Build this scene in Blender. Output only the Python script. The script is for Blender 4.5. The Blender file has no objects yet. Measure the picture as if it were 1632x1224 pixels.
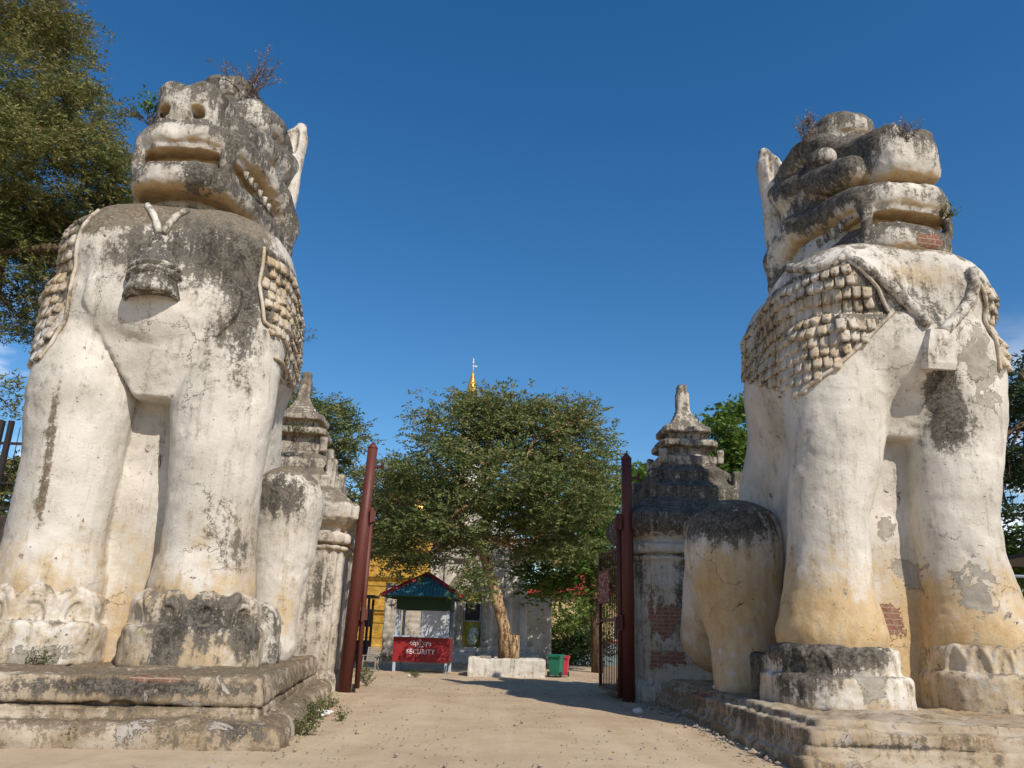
import bpy, bmesh, math, random
import numpy as np
from mathutils import Vector, Matrix
R_ = math.radians
S = bpy.context.scene
COL = S.collection
rng = np.random.default_rng(7)
random.seed(7)

# ------------------------------------------------------------------ camera
F = 1273.0; TH = R_(17.4); RO = R_(1.9); H = 1.6            # focal length in photo pixels, pitch, roll, eye height
_fw = np.array([0, math.cos(TH), math.sin(TH)]); _u0 = np.array([0, -math.sin(TH), math.cos(TH)]); _r0 = np.array([1., 0, 0])
_r = _r0*math.cos(RO) + _u0*math.sin(RO); _u = -_r0*math.sin(RO) + _u0*math.cos(RO)
cd = bpy.data.cameras.new('camera'); cam = bpy.data.objects.new('camera', cd); COL.objects.link(cam)
cd.sensor_width = 36; cd.lens = F*36/1632; cd.clip_start = .1; cd.clip_end = 3000
m = Matrix.Identity(4)
for i in range(3):
    m[i][0] = _r[i]; m[i][1] = _u[i]; m[i][2] = -_fw[i]
m[2][3] = H
cam.matrix_world = m
S.camera = cam

# ------------------------------------------------------------------ sky, sun, exposure
SUN = np.array([6.5, -10.0, 10.6]); SUN /= np.linalg.norm(SUN)
EL = math.asin(SUN[2]); AZ = math.atan2(SUN[0], SUN[1])
w = bpy.data.worlds.new('World'); S.world = w; w.use_nodes = True
wn = w.node_tree; wn.nodes.clear()
wo = wn.nodes.new('ShaderNodeOutputWorld'); bg = wn.nodes.new('ShaderNodeBackground')
sky = wn.nodes.new('ShaderNodeTexSky'); sky.sky_type = 'NISHITA'; sky.sun_disc = False
sky.sun_elevation = EL; sky.sun_rotation = AZ; sky.air_density = 1.0; sky.dust_density = .35; sky.ozone_density = 2.2; sky.altitude = 200
bg.inputs['Strength'].default_value = .128
# thin fair-weather clouds low over the horizon, laid out in sky direction
wtc = wn.nodes.new('ShaderNodeTexCoord'); wmp = wn.nodes.new('ShaderNodeMapping'); wmp.inputs['Scale'].default_value = (1, 1, 2.6)
wnz = wn.nodes.new('ShaderNodeTexNoise'); wnz.inputs['Scale'].default_value = 5.0; wnz.inputs['Detail'].default_value = 7; wnz.inputs['Roughness'].default_value = .55
wsp = wn.nodes.new('ShaderNodeSeparateXYZ')
def wmr(a, b, c, d):
    n = wn.nodes.new('ShaderNodeMapRange'); n.interpolation_type = 'SMOOTHSTEP'
    for i, v in enumerate((a, b, c, d)): n.inputs[i+1].default_value = v
    return n
def wma(op, x, y=None):
    n = wn.nodes.new('ShaderNodeMath'); n.operation = op
    for i, v in enumerate((x, y)):
        if v is None: continue
        if isinstance(v, (int, float)): n.inputs[i].default_value = v
        else: wn.links.new(v, n.inputs[i])
    return n.outputs[0]
wn.links.new(wtc.outputs['Generated'], wmp.inputs[0]); wn.links.new(wmp.outputs[0], wnz.inputs['Vector'])
wn.links.new(wtc.outputs['Generated'], wsp.inputs[0])
c1 = wmr(.44, .58, 0, 1); wn.links.new(wnz.outputs[0], c1.inputs[0])
c2 = wmr(.2, .36, 1, 0); wn.links.new(wsp.outputs['Z'], c2.inputs[0])
ax = wma('ABSOLUTE', wsp.outputs['X'])
c3 = wmr(.36, .5, 0, 1); wn.links.new(ax, c3.inputs[0])
cf = wma('MULTIPLY', wma('MULTIPLY', c1.outputs[0], c2.outputs[0]), c3.outputs[0])
wmx = wn.nodes.new('ShaderNodeMix'); wmx.data_type = 'RGBA'
wn.links.new(wma('MULTIPLY', cf, .8), wmx.inputs[0]); wmx.inputs[7].default_value = (9.5, 9.8, 10.5, 1)
hs = wn.nodes.new('ShaderNodeHueSaturation'); hs.inputs['Saturation'].default_value = 1.34
wn.links.new(sky.outputs[0], hs.inputs['Color']); wn.links.new(hs.outputs[0], wmx.inputs[6])
wn.links.new(wmx.outputs[2], bg.inputs['Color']); wn.links.new(bg.outputs[0], wo.inputs[0])
ld = bpy.data.lights.new('sun', 'SUN'); ld.energy = 4.9; ld.angle = R_(.5); ld.color = (1, .92, .80)
lo = bpy.data.objects.new('sun', ld); COL.objects.link(lo)
lo.rotation_euler = Vector(-SUN).to_track_quat('-Z', 'Y').to_euler(); lo.location = (20, -30, 40)
S.view_settings.view_transform = 'Standard'; S.view_settings.look = 'None'
S.view_settings.gamma = 1; S.view_settings.exposure = 0.0

# ------------------------------------------------------------------ helpers: camera rays used to measure the photograph
CAM = np.array([0, 0, H])
def ray(px, py): return _fw + _r*((px-816)/F) + _u*((612-py)/F)
def P(px, py, Y):
    d = ray(px, py); return CAM + d*(Y/d[1])
def G(px, py, z=0.):
    d = ray(px, py); return CAM + d*((z-H)/d[2])
class Fr:                                                   # a thing's own frame: lateral, forward (towards the road), up
    def __init__(s, O, yaw):
        s.O = np.array(O, float); s.yaw = R_(yaw); a = s.yaw
        s.f = np.array([math.sin(a), -math.cos(a), 0]); s.l = np.array([math.cos(a), math.sin(a), 0])
    def Q(s, px, py, fwd):                                  # pixel + forward distance -> the thing's local coordinates (x, y=-forward, z)
        d = ray(px, py); t = (fwd-(CAM-s.O)@s.f)/(d@s.f); return s.loc(CAM+d*t)
    def loc(s, p):
        v = np.asarray(p)-s.O; return np.array([v@s.l, -(v@s.f), v[2]])
    def wld(s, q): return s.O + np.asarray(q)[..., :1]*s.l - np.asarray(q)[..., 1:2]*s.f + np.asarray(q)[..., 2:3]*np.array([0, 0, 1.])

# ------------------------------------------------------------------ helpers: objects
def put(o, parent=None):
    COL.objects.link(o)
    if parent is not None: o.parent = parent
    return o
def thing(name, label, cat, loc=(0, 0, 0), rz=0., group=None):
    o = bpy.data.objects.new(name, None); put(o); o.location = loc; o.rotation_euler = (0, 0, rz); o.empty_display_size = .3
    return tag(o, label, cat, group)
def tag(o, label=None, cat=None, group=None, kind=None):
    for k, v in (('label', label), ('category', cat), ('group', group), ('kind', kind)):
        if v: o[k] = v
    return o
def mesh(name, V, Fc, mat, parent=None, smooth=True, attrs=None):
    me = bpy.data.meshes.new(name)
    V = np.asarray(V, np.float32)
    if isinstance(Fc, np.ndarray):
        n, k = Fc.shape
        me.vertices.add(len(V)); me.vertices.foreach_set('co', V.ravel())
        me.loops.add(n*k); me.loops.foreach_set('vertex_index', Fc.astype(np.int32).ravel())
        me.polygons.add(n); me.polygons.foreach_set('loop_start', np.arange(0, n*k, k, dtype=np.int32))
        me.update(calc_edges=True)
    else:
        me.from_pydata([tuple(map(float, v)) for v in V], [], [tuple(f) for f in Fc]); me.update()
    if smooth: me.polygons.foreach_set('use_smooth', np.ones(len(me.polygons), bool))
    if attrs:
        for k, v in attrs.items():
            a = me.attributes.new(k, 'FLOAT', 'POINT'); a.data.foreach_set('value', np.asarray(v, np.float32))
    me.materials.append(mat)
    return put(bpy.data.objects.new(name, me), parent)
class MB:                                                   # collects faceted pieces of ONE mesh
    def __init__(s): s.V = []; s.F = []
    def add(s, V, Fc):
        b = len(s.V); s.V += [tuple(map(float, v)) for v in V]; s.F += [tuple(i+b for i in f) for f in Fc]; return s
    def box(s, c, h, rot=None, ch=.0, taper=1.):
        c = np.asarray(c, float); hx, hy, hz = h
        ring = lambda z, t, e: [(x*(hx-e)*t, y*(hy-e)*t, z) for x, y in ((-1, -1), (1, -1), (1, 1), (-1, 1))]
        e = ch or min(h)*.12
        L = [ring(-hz, 1, e), ring(-hz+e, 1, 0), ring(hz-e, taper, 0), ring(hz, taper, e)]
        V = np.array(sum(L, [])); Fc = [(3, 2, 1, 0), (12, 13, 14, 15)]
        for k in range(3):
            for i in range(4): Fc.append((k*4+i, k*4+(i+1) % 4, k*4+4+(i+1) % 4, k*4+4+i))
        if rot is not None: V = V@np.asarray(rot).T
        return s.add(V+c, Fc)
    def bar(s, a, b, r, r2=None):                           # a square bar between two points
        return s.tube([a, b], [r, r if r2 is None else r2], 4)
    def tube(s, pts, rad, n=10, cap=True, flat=1.):
        pts = [np.asarray(p, float) for p in pts]
        if not hasattr(rad, '__len__'): rad = [rad]*len(pts)
        up = None; V = []
        for i, p in enumerate(pts):
            t = pts[min(i+1, len(pts)-1)]-pts[max(i-1, 0)]; t = t/(np.linalg.norm(t)+1e-9)
            if up is None: up = np.array([0, 0, 1.]) if abs(t[2]) < .9 else np.array([0, 1., 0])
            a = np.cross(up, t); a /= np.linalg.norm(a)+1e-9; b = np.cross(t, a); up = b
            ph = math.pi/4 if n == 4 else 0; k = math.sqrt(2) if n == 4 else 1
            for j in range(n):
                q = 2*math.pi*j/n+ph; V.append(p+k*rad[i]*(a*math.cos(q)+b*flat*math.sin(q)))
        Fc = [(i*n+j, i*n+(j+1) % n, (i+1)*n+(j+1) % n, (i+1)*n+j) for i in range(len(pts)-1) for j in range(n)]
        if cap: Fc += [tuple(range(n))[::-1], tuple(range((len(pts)-1)*n, len(pts)*n))]
        return s.add(V, Fc)
    def loft(s, rings):                                     # closed rings of equal length
        n = len(rings[0]); V = [p for r in rings for p in r]
        Fc = [(i*n+j, i*n+(j+1) % n, (i+1)*n+(j+1) % n, (i+1)*n+j) for i in range(len(rings)-1) for j in range(n)]
        Fc += [tuple(range(n))[::-1], tuple(range((len(rings)-1)*n, len(rings)*n))]
        return s.add(V, Fc)
    def prism(s, poly, y0, y1):                             # polygon in x,z pushed along y
        n = len(poly); V = [(x, y0, z) for x, z in poly]+[(x, y1, z) for x, z in poly]
        Fc = [tuple(range(n)), tuple(range(2*n-1, n-1, -1))]+[(i, i+n, (i+1) % n+n, (i+1) % n) for i in range(n)]
        return s.add(V, Fc)
    def build(s, name, mat, parent=None, smooth=False, attrs=None): return mesh(name, np.array(s.V), s.F, mat, parent, smooth, attrs)
def rotz(a): c, s_ = math.cos(a), math.sin(a); return np.array([[c, -s_, 0], [s_, c, 0], [0, 0, 1.]])

# ------------------------------------------------------------------ helpers: value noise, signed-distance modelling, surface nets
_T = rng.random((64, 64, 64)).astype(np.float32)
def vnoise(p):
    p = np.asarray(p, np.float32); i = np.floor(p).astype(int); f = p-i; f = f*f*(3-2*f); o = 0
    for dx in (0, 1):
        wx = f[:, 0] if dx else 1-f[:, 0]
        for dy in (0, 1):
            wy = f[:, 1] if dy else 1-f[:, 1]
            for dz in (0, 1):
                wz = f[:, 2] if dz else 1-f[:, 2]
                o = o+wx*wy*wz*_T[(i[:, 0]+dx) & 63, (i[:, 1]+dy) & 63, (i[:, 2]+dz) & 63]
    return o
def fbm(p, oct=4, g=.5):
    a, s, t = 1., 0., 0.
    for k in range(oct): s = s+a*vnoise(np.asarray(p)*(2.03**k)+17.3*k); t += a; a *= g
    return s/t
class Vox:
    def __init__(s, lo, hi, h):
        s.h = h; s.lo = np.array(lo, float); s.n = (np.ceil((np.array(hi)-s.lo)/h).astype(int)+1)
        s.ax = [s.lo[i]+h*np.arange(s.n[i]) for i in range(3)]
        s.D = np.full(tuple(s.n), 9., np.float32); s.I = np.zeros(tuple(s.n), np.int8)
    def op(s, fn, lo, hi, k=.1, mode='u', idn=None):
        pad = k+3*s.h
        a = [max(0, int((lo[i]-pad-s.lo[i])/s.h)) for i in range(3)]; b = [min(s.n[i], int((hi[i]+pad-s.lo[i])/s.h)+2) for i in range(3)]
        if any(b[i] <= a[i] for i in range(3)): return
        sl = tuple(slice(a[i], b[i]) for i in range(3))
        X = s.ax[0][sl[0]][:, None, None].astype(np.float32); Y = s.ax[1][sl[1]][None, :, None].astype(np.float32); Z = s.ax[2][sl[2]][None, None, :].astype(np.float32)
        d = fn(X, Y, Z); D = s.D[sl]
        if mode == 'u':
            if idn is not None: s.I[sl] = np.where(d < D, idn, s.I[sl])
            h = np.clip(.5+.5*(D-d)/k, 0, 1); s.D[sl] = D*(1-h)+d*h-k*h*(1-h)
        else:
            h = np.clip(.5-.5*(D+d)/k, 0, 1); s.D[sl] = D*(1-h)-d*h+k*h*(1-h)
    def ell(s, c, r, k=.2, mode='u', idn=None, rot=None):
        c = np.array(c, float); r = np.array(r, float)
        if rot is None: ext = r
        else: ext = np.full(3, r.max())
        def fn(X, Y, Z):
            x, y, z = X-c[0], Y-c[1], Z-c[2]
            if rot is not None:
                M = rot; x, y, z = M[0][0]*x+M[1][0]*y+M[2][0]*z, M[0][1]*x+M[1][1]*y+M[2][1]*z, M[0][2]*x+M[1][2]*y+M[2][2]*z
            a = np.sqrt((x/r[0])**2+(y/r[1])**2+(z/r[2])**2); b = np.sqrt((x/r[0]**2)**2+(y/r[1]**2)**2+(z/r[2]**2)**2)
            return a*(a-1)/np.maximum(b, 1e-4)
        s.op(fn, c-ext, c+ext, k, mode, idn)
    def tube(s, pts, k=.2, mode='u', idn=None):              # pts: (x, y, z, radius)
        pts = np.array(pts, float)
        def fn(X, Y, Z):
            o = None
            for a, b in zip(pts[:-1], pts[1:]):
                v = b[:3]-a[:3]; L = v@v+1e-9
                t = np.clip(((X-a[0])*v[0]+(Y-a[1])*v[1]+(Z-a[2])*v[2])/L, 0, 1)
                d = np.sqrt((X-a[0]-t*v[0])**2+(Y-a[1]-t*v[1])**2+(Z-a[2]-t*v[2])**2)-(a[3]+(b[3]-a[3])*t)
                o = d if o is None else np.minimum(o, d)
            return o
        s.op(fn, (pts[:, :3]-pts[:, 3:]).min(0), (pts[:, :3]+pts[:, 3:]).max(0), k, mode, idn)
    def slab(s, c, hx, hy, hz, rc, rz, k=.1, mode='u', idn=None, yaw=0.):   # rounded rectangle in plan, rounded in height
        cx, cy, cz = c; ca, sa = math.cos(yaw), math.sin(yaw)
        def fn(X, Y, Z):
            x, y = (X-cx)*ca+(Y-cy)*sa, -(X-cx)*sa+(Y-cy)*ca
            qx, qy = np.abs(x)-hx+rc, np.abs(y)-hy+rc
            d = np.sqrt(np.maximum(qx, 0)**2+np.maximum(qy, 0)**2)+np.minimum(np.maximum(qx, qy), 0)-rc+rz
            q = np.abs(Z-cz)-hz+rz
            return np.sqrt(np.maximum(d, 0)**2+np.maximum(q, 0)**2)+np.minimum(np.maximum(d, q), 0)-rz
        e = math.hypot(hx, hy) if yaw else None
        ex, ey = (e, e) if yaw else (hx, hy)
        s.op(fn, (cx-ex, cy-ey, cz-hz), (cx+ex, cy+ey, cz+hz), k, mode, idn)
    def nets(s):
        D = s.D; sg = D < 0; cs = sum(sg[a:D.shape[0]-1+a, b:D.shape[1]-1+b, c:D.shape[2]-1+c].astype(np.int8) for a in (0, 1) for b in (0, 1) for c in (0, 1))
        mx = (cs > 0) & (cs < 8); ix = np.argwhere(mx); idx = np.full(mx.shape, -1, np.int32); idx[mx] = np.arange(len(ix))
        cv = np.zeros((len(ix), 8), np.float32); co = [(a, b, c) for a in (0, 1) for b in (0, 1) for c in (0, 1)]
        for j, (a, b, c) in enumerate(co): cv[:, j] = D[ix[:, 0]+a, ix[:, 1]+b, ix[:, 2]+c]
        acc = np.zeros((len(ix), 3)); cnt = np.zeros(len(ix))
        for i in range(8):
            for j in range(i+1, 8):
                if sum(abs(co[i][q]-co[j][q]) for q in range(3)) != 1: continue
                mk = (cv[:, i] < 0) != (cv[:, j] < 0); t = np.where(mk, cv[:, i]/np.where(mk, cv[:, i]-cv[:, j], 1), 0)
                acc += np.where(mk[:, None], np.array(co[i])+t[:, None]*(np.array(co[j])-np.array(co[i])), 0); cnt += mk
        V = s.lo+s.h*(ix+acc/cnt[:, None]); Q = []
        for a in range(3):
            b, c = (a+1) % 3, (a+2) % 3
            s0 = [slice(None)]*3; s1 = [slice(None)]*3; s0[a] = slice(0, -1); s1[a] = slice(1, None)
            A, B = sg[tuple(s0)], sg[tuple(s1)]; e = np.argwhere(A != B)
            e = e[(e[:, b] > 0) & (e[:, c] > 0) & (e[:, b] < D.shape[b]-1) & (e[:, c] < D.shape[c]-1)]
            fl = A[e[:, 0], e[:, 1], e[:, 2]]
            def at(db, dc):
                q = e.copy(); q[:, b] += db; q[:, c] += dc; return idx[q[:, 0], q[:, 1], q[:, 2]]
            q = np.stack([at(-1, -1), at(0, -1), at(0, 0), at(-1, 0)], 1); q[~fl] = q[~fl][:, ::-1]; Q.append(q)
        Q = np.concatenate(Q); g = np.clip(np.round((V-s.lo)/s.h).astype(int), 0, s.n-1)
        return V, Q, s.I[g[:, 0], g[:, 1], g[:, 2]]
    def at(s, p):
        g = np.clip(((np.asarray(p)-s.lo)/s.h), 0, s.n-1.001); i = g.astype(int); f = g-i; o = 0
        for a in (0, 1):
            for b in (0, 1):
                for c in (0, 1):
                    o = o+(f[..., 0] if a else 1-f[..., 0])*(f[..., 1] if b else 1-f[..., 1])*(f[..., 2] if c else 1-f[..., 2])*s.D[i[..., 0]+a, i[..., 1]+b, i[..., 2]+c]
        return o
    def grad(s, p):
        e = s.h; g = np.stack([s.at(p+np.eye(3)[i]*e)-s.at(p-np.eye(3)[i]*e) for i in range(3)], -1); return g/(np.linalg.norm(g, axis=-1, keepdims=True)+1e-9)
    def hit(s, o, d, tmax=12.):                             # march a local ray to the surface
        d = np.asarray(d, float)/np.linalg.norm(d); t = 0.
        for _ in range(400):
            p = o+d*t
            if np.any(p < s.lo) or np.any(p > s.lo+s.h*(s.n-1)): t += .15
            else:
                v = float(s.at(p))
                if v < .01: return p
                t += min(max(v*.7, .012), .2)
            if t > tmax: return None
        return None
def normals(V, Q):
    n = np.cross(V[Q[:, 2]]-V[Q[:, 0]], V[Q[:, 3]]-V[Q[:, 1]]); N = np.zeros_like(V)
    for j in range(4):
        for a in range(3): N[:, a] += np.bincount(Q[:, j], n[:, a], len(V))
    return N/(np.linalg.norm(N, axis=1, keepdims=True)+1e-9)
def erode(V, Q, a1=.03, s1=1.4, a2=.012, s2=6., seed=0.):
    N = normals(V, Q); d = (fbm(V*s1+seed, 3)-.5)*2*a1+(fbm(V*s2+seed+9, 3)-.5)*2*a2
    k = np.clip((fbm(V*2.6+seed+31, 3)-.60)/.05, 0, 1); d = d-.016*k*k*(3-2*k)
    return V+N*d[:, None], N
def split(V, Q, keep):                                      # faces where keep -> compact arrays
    q = Q[keep]; u, inv = np.unique(q, return_inverse=True); return u, inv.reshape(q.shape)

# ------------------------------------------------------------------ materials
class NT:
    def __init__(s, name, rough=.85, spec=.25):
        s.m = bpy.data.materials.new(name); s.m.use_nodes = True; s.t = s.m.node_tree; s.b = s.t.nodes['Principled BSDF']
        s.b.inputs['Roughness'].default_value = rough; s.b.inputs['Specular IOR Level'].default_value = spec; s._co = None
    def n(s, ty, **kw):
        x = s.t.nodes.new(ty)
        for k, v in kw.items(): setattr(x, k, v)
        return x
    def set(s, inp, v):
        if v is None: return
        if hasattr(v, 'is_linked') or hasattr(v, 'links'): s.t.links.new(v, inp)
        elif hasattr(v, '__len__') and len(v) == 3 and inp.type == 'RGBA': inp.default_value = (*v, 1)
        else: inp.default_value = v
    @property
    def co(s):
        if s._co is None: s._co = s.n('ShaderNodeTexCoord').outputs['Object']
        return s._co
    def mapv(s, sc=(1, 1, 1), lo=(0, 0, 0), v=None):
        x = s.n('ShaderNodeMapping'); s.set(x.inputs[0], v or s.co); x.inputs['Scale'].default_value = sc; x.inputs['Location'].default_value = lo; return x.outputs[0]
    def noise(s, sc, det=5, ro=.6, v=None, dist=0., col=False):
        x = s.n('ShaderNodeTexNoise'); s.set(x.inputs['Vector'], v or s.co)
        x.inputs['Scale'].default_value = sc; x.inputs['Detail'].default_value = det; x.inputs['Roughness'].default_value = ro; x.inputs['Distortion'].default_value = dist
        return x.outputs[1 if col else 0]
    def ma(s, op, a, b=None, c=None, clamp=False):
        x = s.n('ShaderNodeMath', operation=op, use_clamp=clamp)
        for i, v in enumerate((a, b, c)): s.set(x.inputs[i], v)
        return x.outputs[0]
    def step(s, x, a, b, lo=0., hi=1.):
        n = s.n('ShaderNodeMapRange', interpolation_type='SMOOTHSTEP'); s.set(n.inputs[0], x)
        for i, v in enumerate((a, b, lo, hi)): s.set(n.inputs[i+1], v)
        return n.outputs[0]
    def mix(s, f, a, b):
        x = s.n('ShaderNodeMix', data_type='RGBA'); s.set(x.inputs[0], f); s.set(x.inputs[6], a); s.set(x.inputs[7], b); return x.outputs[2]
    def attr(s, name): return s.n('ShaderNodeAttribute', attribute_name=name).outputs['Fac']
    def warp(s, v, nz, amt):
        a = s.n('ShaderNodeVectorMath', operation='SCALE'); s.set(a.inputs[0], nz); a.inputs[3].default_value = amt
        b = s.n('ShaderNodeVectorMath', operation='ADD'); s.set(b.inputs[0], v); s.set(b.inputs[1], a.outputs[0]); return b.outputs[0]
    def bump(s, h, dist=.02, st=1., nrm=None):
        x = s.n('ShaderNodeBump'); s.set(x.inputs['Height'], h); x.inputs['Distance'].default_value = dist; x.inputs['Strength'].default_value = st
        if nrm: s.set(x.inputs['Normal'], nrm)
        s.set(s.b.inputs['Normal'], x.outputs[0]); return x.outputs[0]
    def fin(s, col): s.set(s.b.inputs['Base Color'], col); return s.m

def plaster(name, white=(.63, .585, .52), white2=(.48, .44, .38), dark=(.030, .027, .023), sc=1., cr=1., soot_a=(.19, .165, .13), soot_b=(.33, .295, .245)):
    t = NT(name, .92, .15)
    big = t.noise(.8*sc, 5, .6); mid = t.noise(3.4*sc, 9, .74); fine = t.noise(17*sc, 7, .75)
    streak = t.noise(1., 7, .7, t.mapv((5.5*sc, 5.5*sc, .55*sc)))
    A = lambda a, *pairs: [a := t.ma('ADD', a, t.ma('MULTIPLY', t.ma('SUBTRACT', n, .5), k)) for n, k in pairs][-1]
    base = t.mix(t.step(big, .35, .65), white, white2)
    base = t.mix(t.step(A(t.noise(2.1*sc, 6, .7, t.mapv(lo=(5, 3, 1))), (fine, .5)), .56, .8, 0, .5), base, (.42, .34, .24))
    base = t.mix(t.step(streak, .5, .72, 0, .55), base, (.36, .32, .27))
    # rising damp, plus painted bounce light under heads, in mouths: yellow-ochre wash, soft edged
    oc = t.step(A(t.attr('st_ochre_bounce'), (mid, 1.5), (big, 1.2), (streak, .8)), .2, .8)
    base = t.mix(t.ma('MULTIPLY', oc, .92), base, t.mix(t.step(mid, .3, .7), (.40, .25, .105), (.57, .425, .235)))
    # brown lichen, then black mould breaking up into flecks
    br = t.step(A(t.attr('st_brown'), (mid, 1.9), (fine, 1.2), (streak, 1.), (big, .8)), .24, .52)
    base = t.mix(t.ma('MULTIPLY', br, .95), base, t.mix(t.step(fine, .35, .7), (.085, .062, .038), (.20, .155, .10)))
    soot = A(t.attr('st_dark'), (mid, 2.3), (fine, 2.0), (streak, 1.9), (big, .7))
    base = t.mix(t.step(soot, -.25, .35, 0, .62), base, t.mix(t.step(fine, .4, .65), soot_a, soot_b))
    dk = t.step(soot, .20, .46)
    base = t.mix(t.ma('MULTIPLY', dk, .95), base, t.mix(t.step(t.ma('ADD', fine, t.ma('SUBTRACT', mid, .5)), .36, .68), dark, (.16, .14, .115)))
    # patches where the plaster came off: bare cement, and brick under it
    edge = t.ma('MULTIPLY', t.ma('SUBTRACT', t.noise(2.2, 9, .7, None, .8), .5), 3.4)
    g = t.step(t.ma('ADD', t.attr('st_grey'), edge), .58, .63)
    base = t.mix(g, base, t.mix(t.step(mid, .3, .7), (.27, .235, .19), (.40, .36, .305)))
    bk = t.step(t.ma('ADD', t.attr('st_brick'), edge), .6, .64)
    bt = t.n('ShaderNodeTexBrick'); mp = t.n('ShaderNodeMapping'); t.set(mp.inputs[0], t.co); mp.inputs['Rotation'].default_value = (R_(90), 0, 0)
    t.set(bt.inputs['Vector'], t.warp(mp.outputs[0], t.noise(3, 2, .5, None, 0, True), .05))
    for k, v in (('Color1', (.26, .10, .062, 1)), ('Color2', (.17, .07, .048, 1)), ('Mortar', (.33, .25, .19, 1))): bt.inputs[k].default_value = v
    for k, v in (('Scale', 1.), ('Brick Width', .34), ('Row Height', .105), ('Mortar Size', .012)): bt.inputs[k].default_value = v
    base = t.mix(bk, base, t.mix(t.step(fine, .35, .7, 0, .75), bt.outputs[0], (.33, .225, .16)))
    # hairline cracks in places, pits
    vo = t.n('ShaderNodeTexVoronoi', feature='DISTANCE_TO_EDGE'); vo.inputs['Scale'].default_value = .75*cr
    t.set(vo.inputs['Vector'], t.warp(t.co, t.noise(1.7, 5, .65, None, 0, True), .9))
    ck = t.ma('MULTIPLY', t.step(vo.outputs['Distance'], .001, .007, 1, 0), t.step(t.noise(.55, 2, .5, t.mapv(lo=(9, 2, 4))), .56, .68, 0, .75))
    pit = t.step(t.noise(21*sc, 2, .5), .71, .76)
    hole = t.step(t.noise(5.5*sc, 3, .6, t.mapv(lo=(3, 8, 2))), .72, .735)
    base = t.mix(hole, base, (.27, .21, .15))
    base = t.mix(t.ma('MULTIPLY', t.ma('MAXIMUM', ck, t.ma('MULTIPLY', pit, .75)), .85), base, (.05, .04, .03))
    h = t.ma('ADD', t.ma('MULTIPLY', mid, .55), t.ma('MULTIPLY', fine, .3))
    h = t.ma('ADD', h, t.ma('MULTIPLY', big, .6))
    for mk, k in ((g, .55), (bk, .8), (ck, .8), (pit, .4), (hole, .5), (dk, .12)): h = t.ma('SUBTRACT', h, t.ma('MULTIPLY', mk, k))
    h = t.ma('ADD', h, t.ma('MULTIPLY', t.ma('MULTIPLY', bt.outputs['Fac'], bk), -.25))
    t.bump(h, .045, .9)
    return t.fin(base)
def painted(name, col, rough=.5, rust=.25, sc=6., rc=(.10, .035, .02), spec=.4):
    t = NT(name, rough, spec); n = t.noise(sc, 7, .7); f = t.noise(sc*5, 5, .7)
    c = t.mix(t.step(n, .3, .75), col, tuple(x*.72 for x in col))
    c = t.mix(t.step(t.ma('ADD', n, t.ma('MULTIPLY', f, .4)), .95-rust, 1.05-rust*.6, 0, .85), c, rc)
    t.bump(t.ma('ADD', n, f), .006, .6)
    return t.fin(c)
M = {}
M['plaster'] = plaster('weathered_whitewash')
M['plaster_dark'] = plaster('weathered_pillar_plaster', (.55, .50, .43), (.42, .36, .29))
M['plinth'] = plaster('weathered_plinth_plaster', (.44, .37, .285), (.30, .235, .165), sc=1.3, cr=1.8, soot_a=(.21, .155, .10), soot_b=(.36, .28, .19))
M['red'] = painted('red_oxide_paint', (.115, .024, .02), .55, .34)
M['ground'] = None

# ------------------------------------------------------------------ the two guardian lions
def local_ray(fr, px, py):
    o = fr.loc(CAM); d = fr.loc(CAM+ray(px, py))-o; return o, d/np.linalg.norm(d)
def hit_px(fr, vox, px, py):
    o, d = local_ray(fr, px, py); return vox.hit(o+d*8, d, 16)
def blobs(fr, vox, V, lst, out):                            # stains: soft patches fixed to points of the surface
    for nm, px, py, rx, rz, k in lst:
        p = hit_px(fr, vox, px, py)
        if p is None: continue
        dist = np.linalg.norm(p-fr.loc(CAM))/F; a, b = rx*dist, rz*dist
        d = np.sqrt(((V[:, 0]-p[0])/a)**2+((V[:, 1]-p[1])/(1.3*max(a, .35)))**2+((V[:, 2]-p[2])/b)**2)
        out[nm] = np.maximum(out[nm], k*np.clip(1.35-d*.95, 0, 1)) if nm in ('st_grey', 'st_brick') else out[nm]+k*(1.6 if k > 0 and nm != 'st_ochre_bounce' else 1.)*np.clip(1.3-d, 0, 1)
def new_st(V): return {k: np.zeros(len(V)) for k in ('st_dark', 'st_brown', 'st_ochre_bounce', 'st_grey', 'st_brick')}

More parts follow.
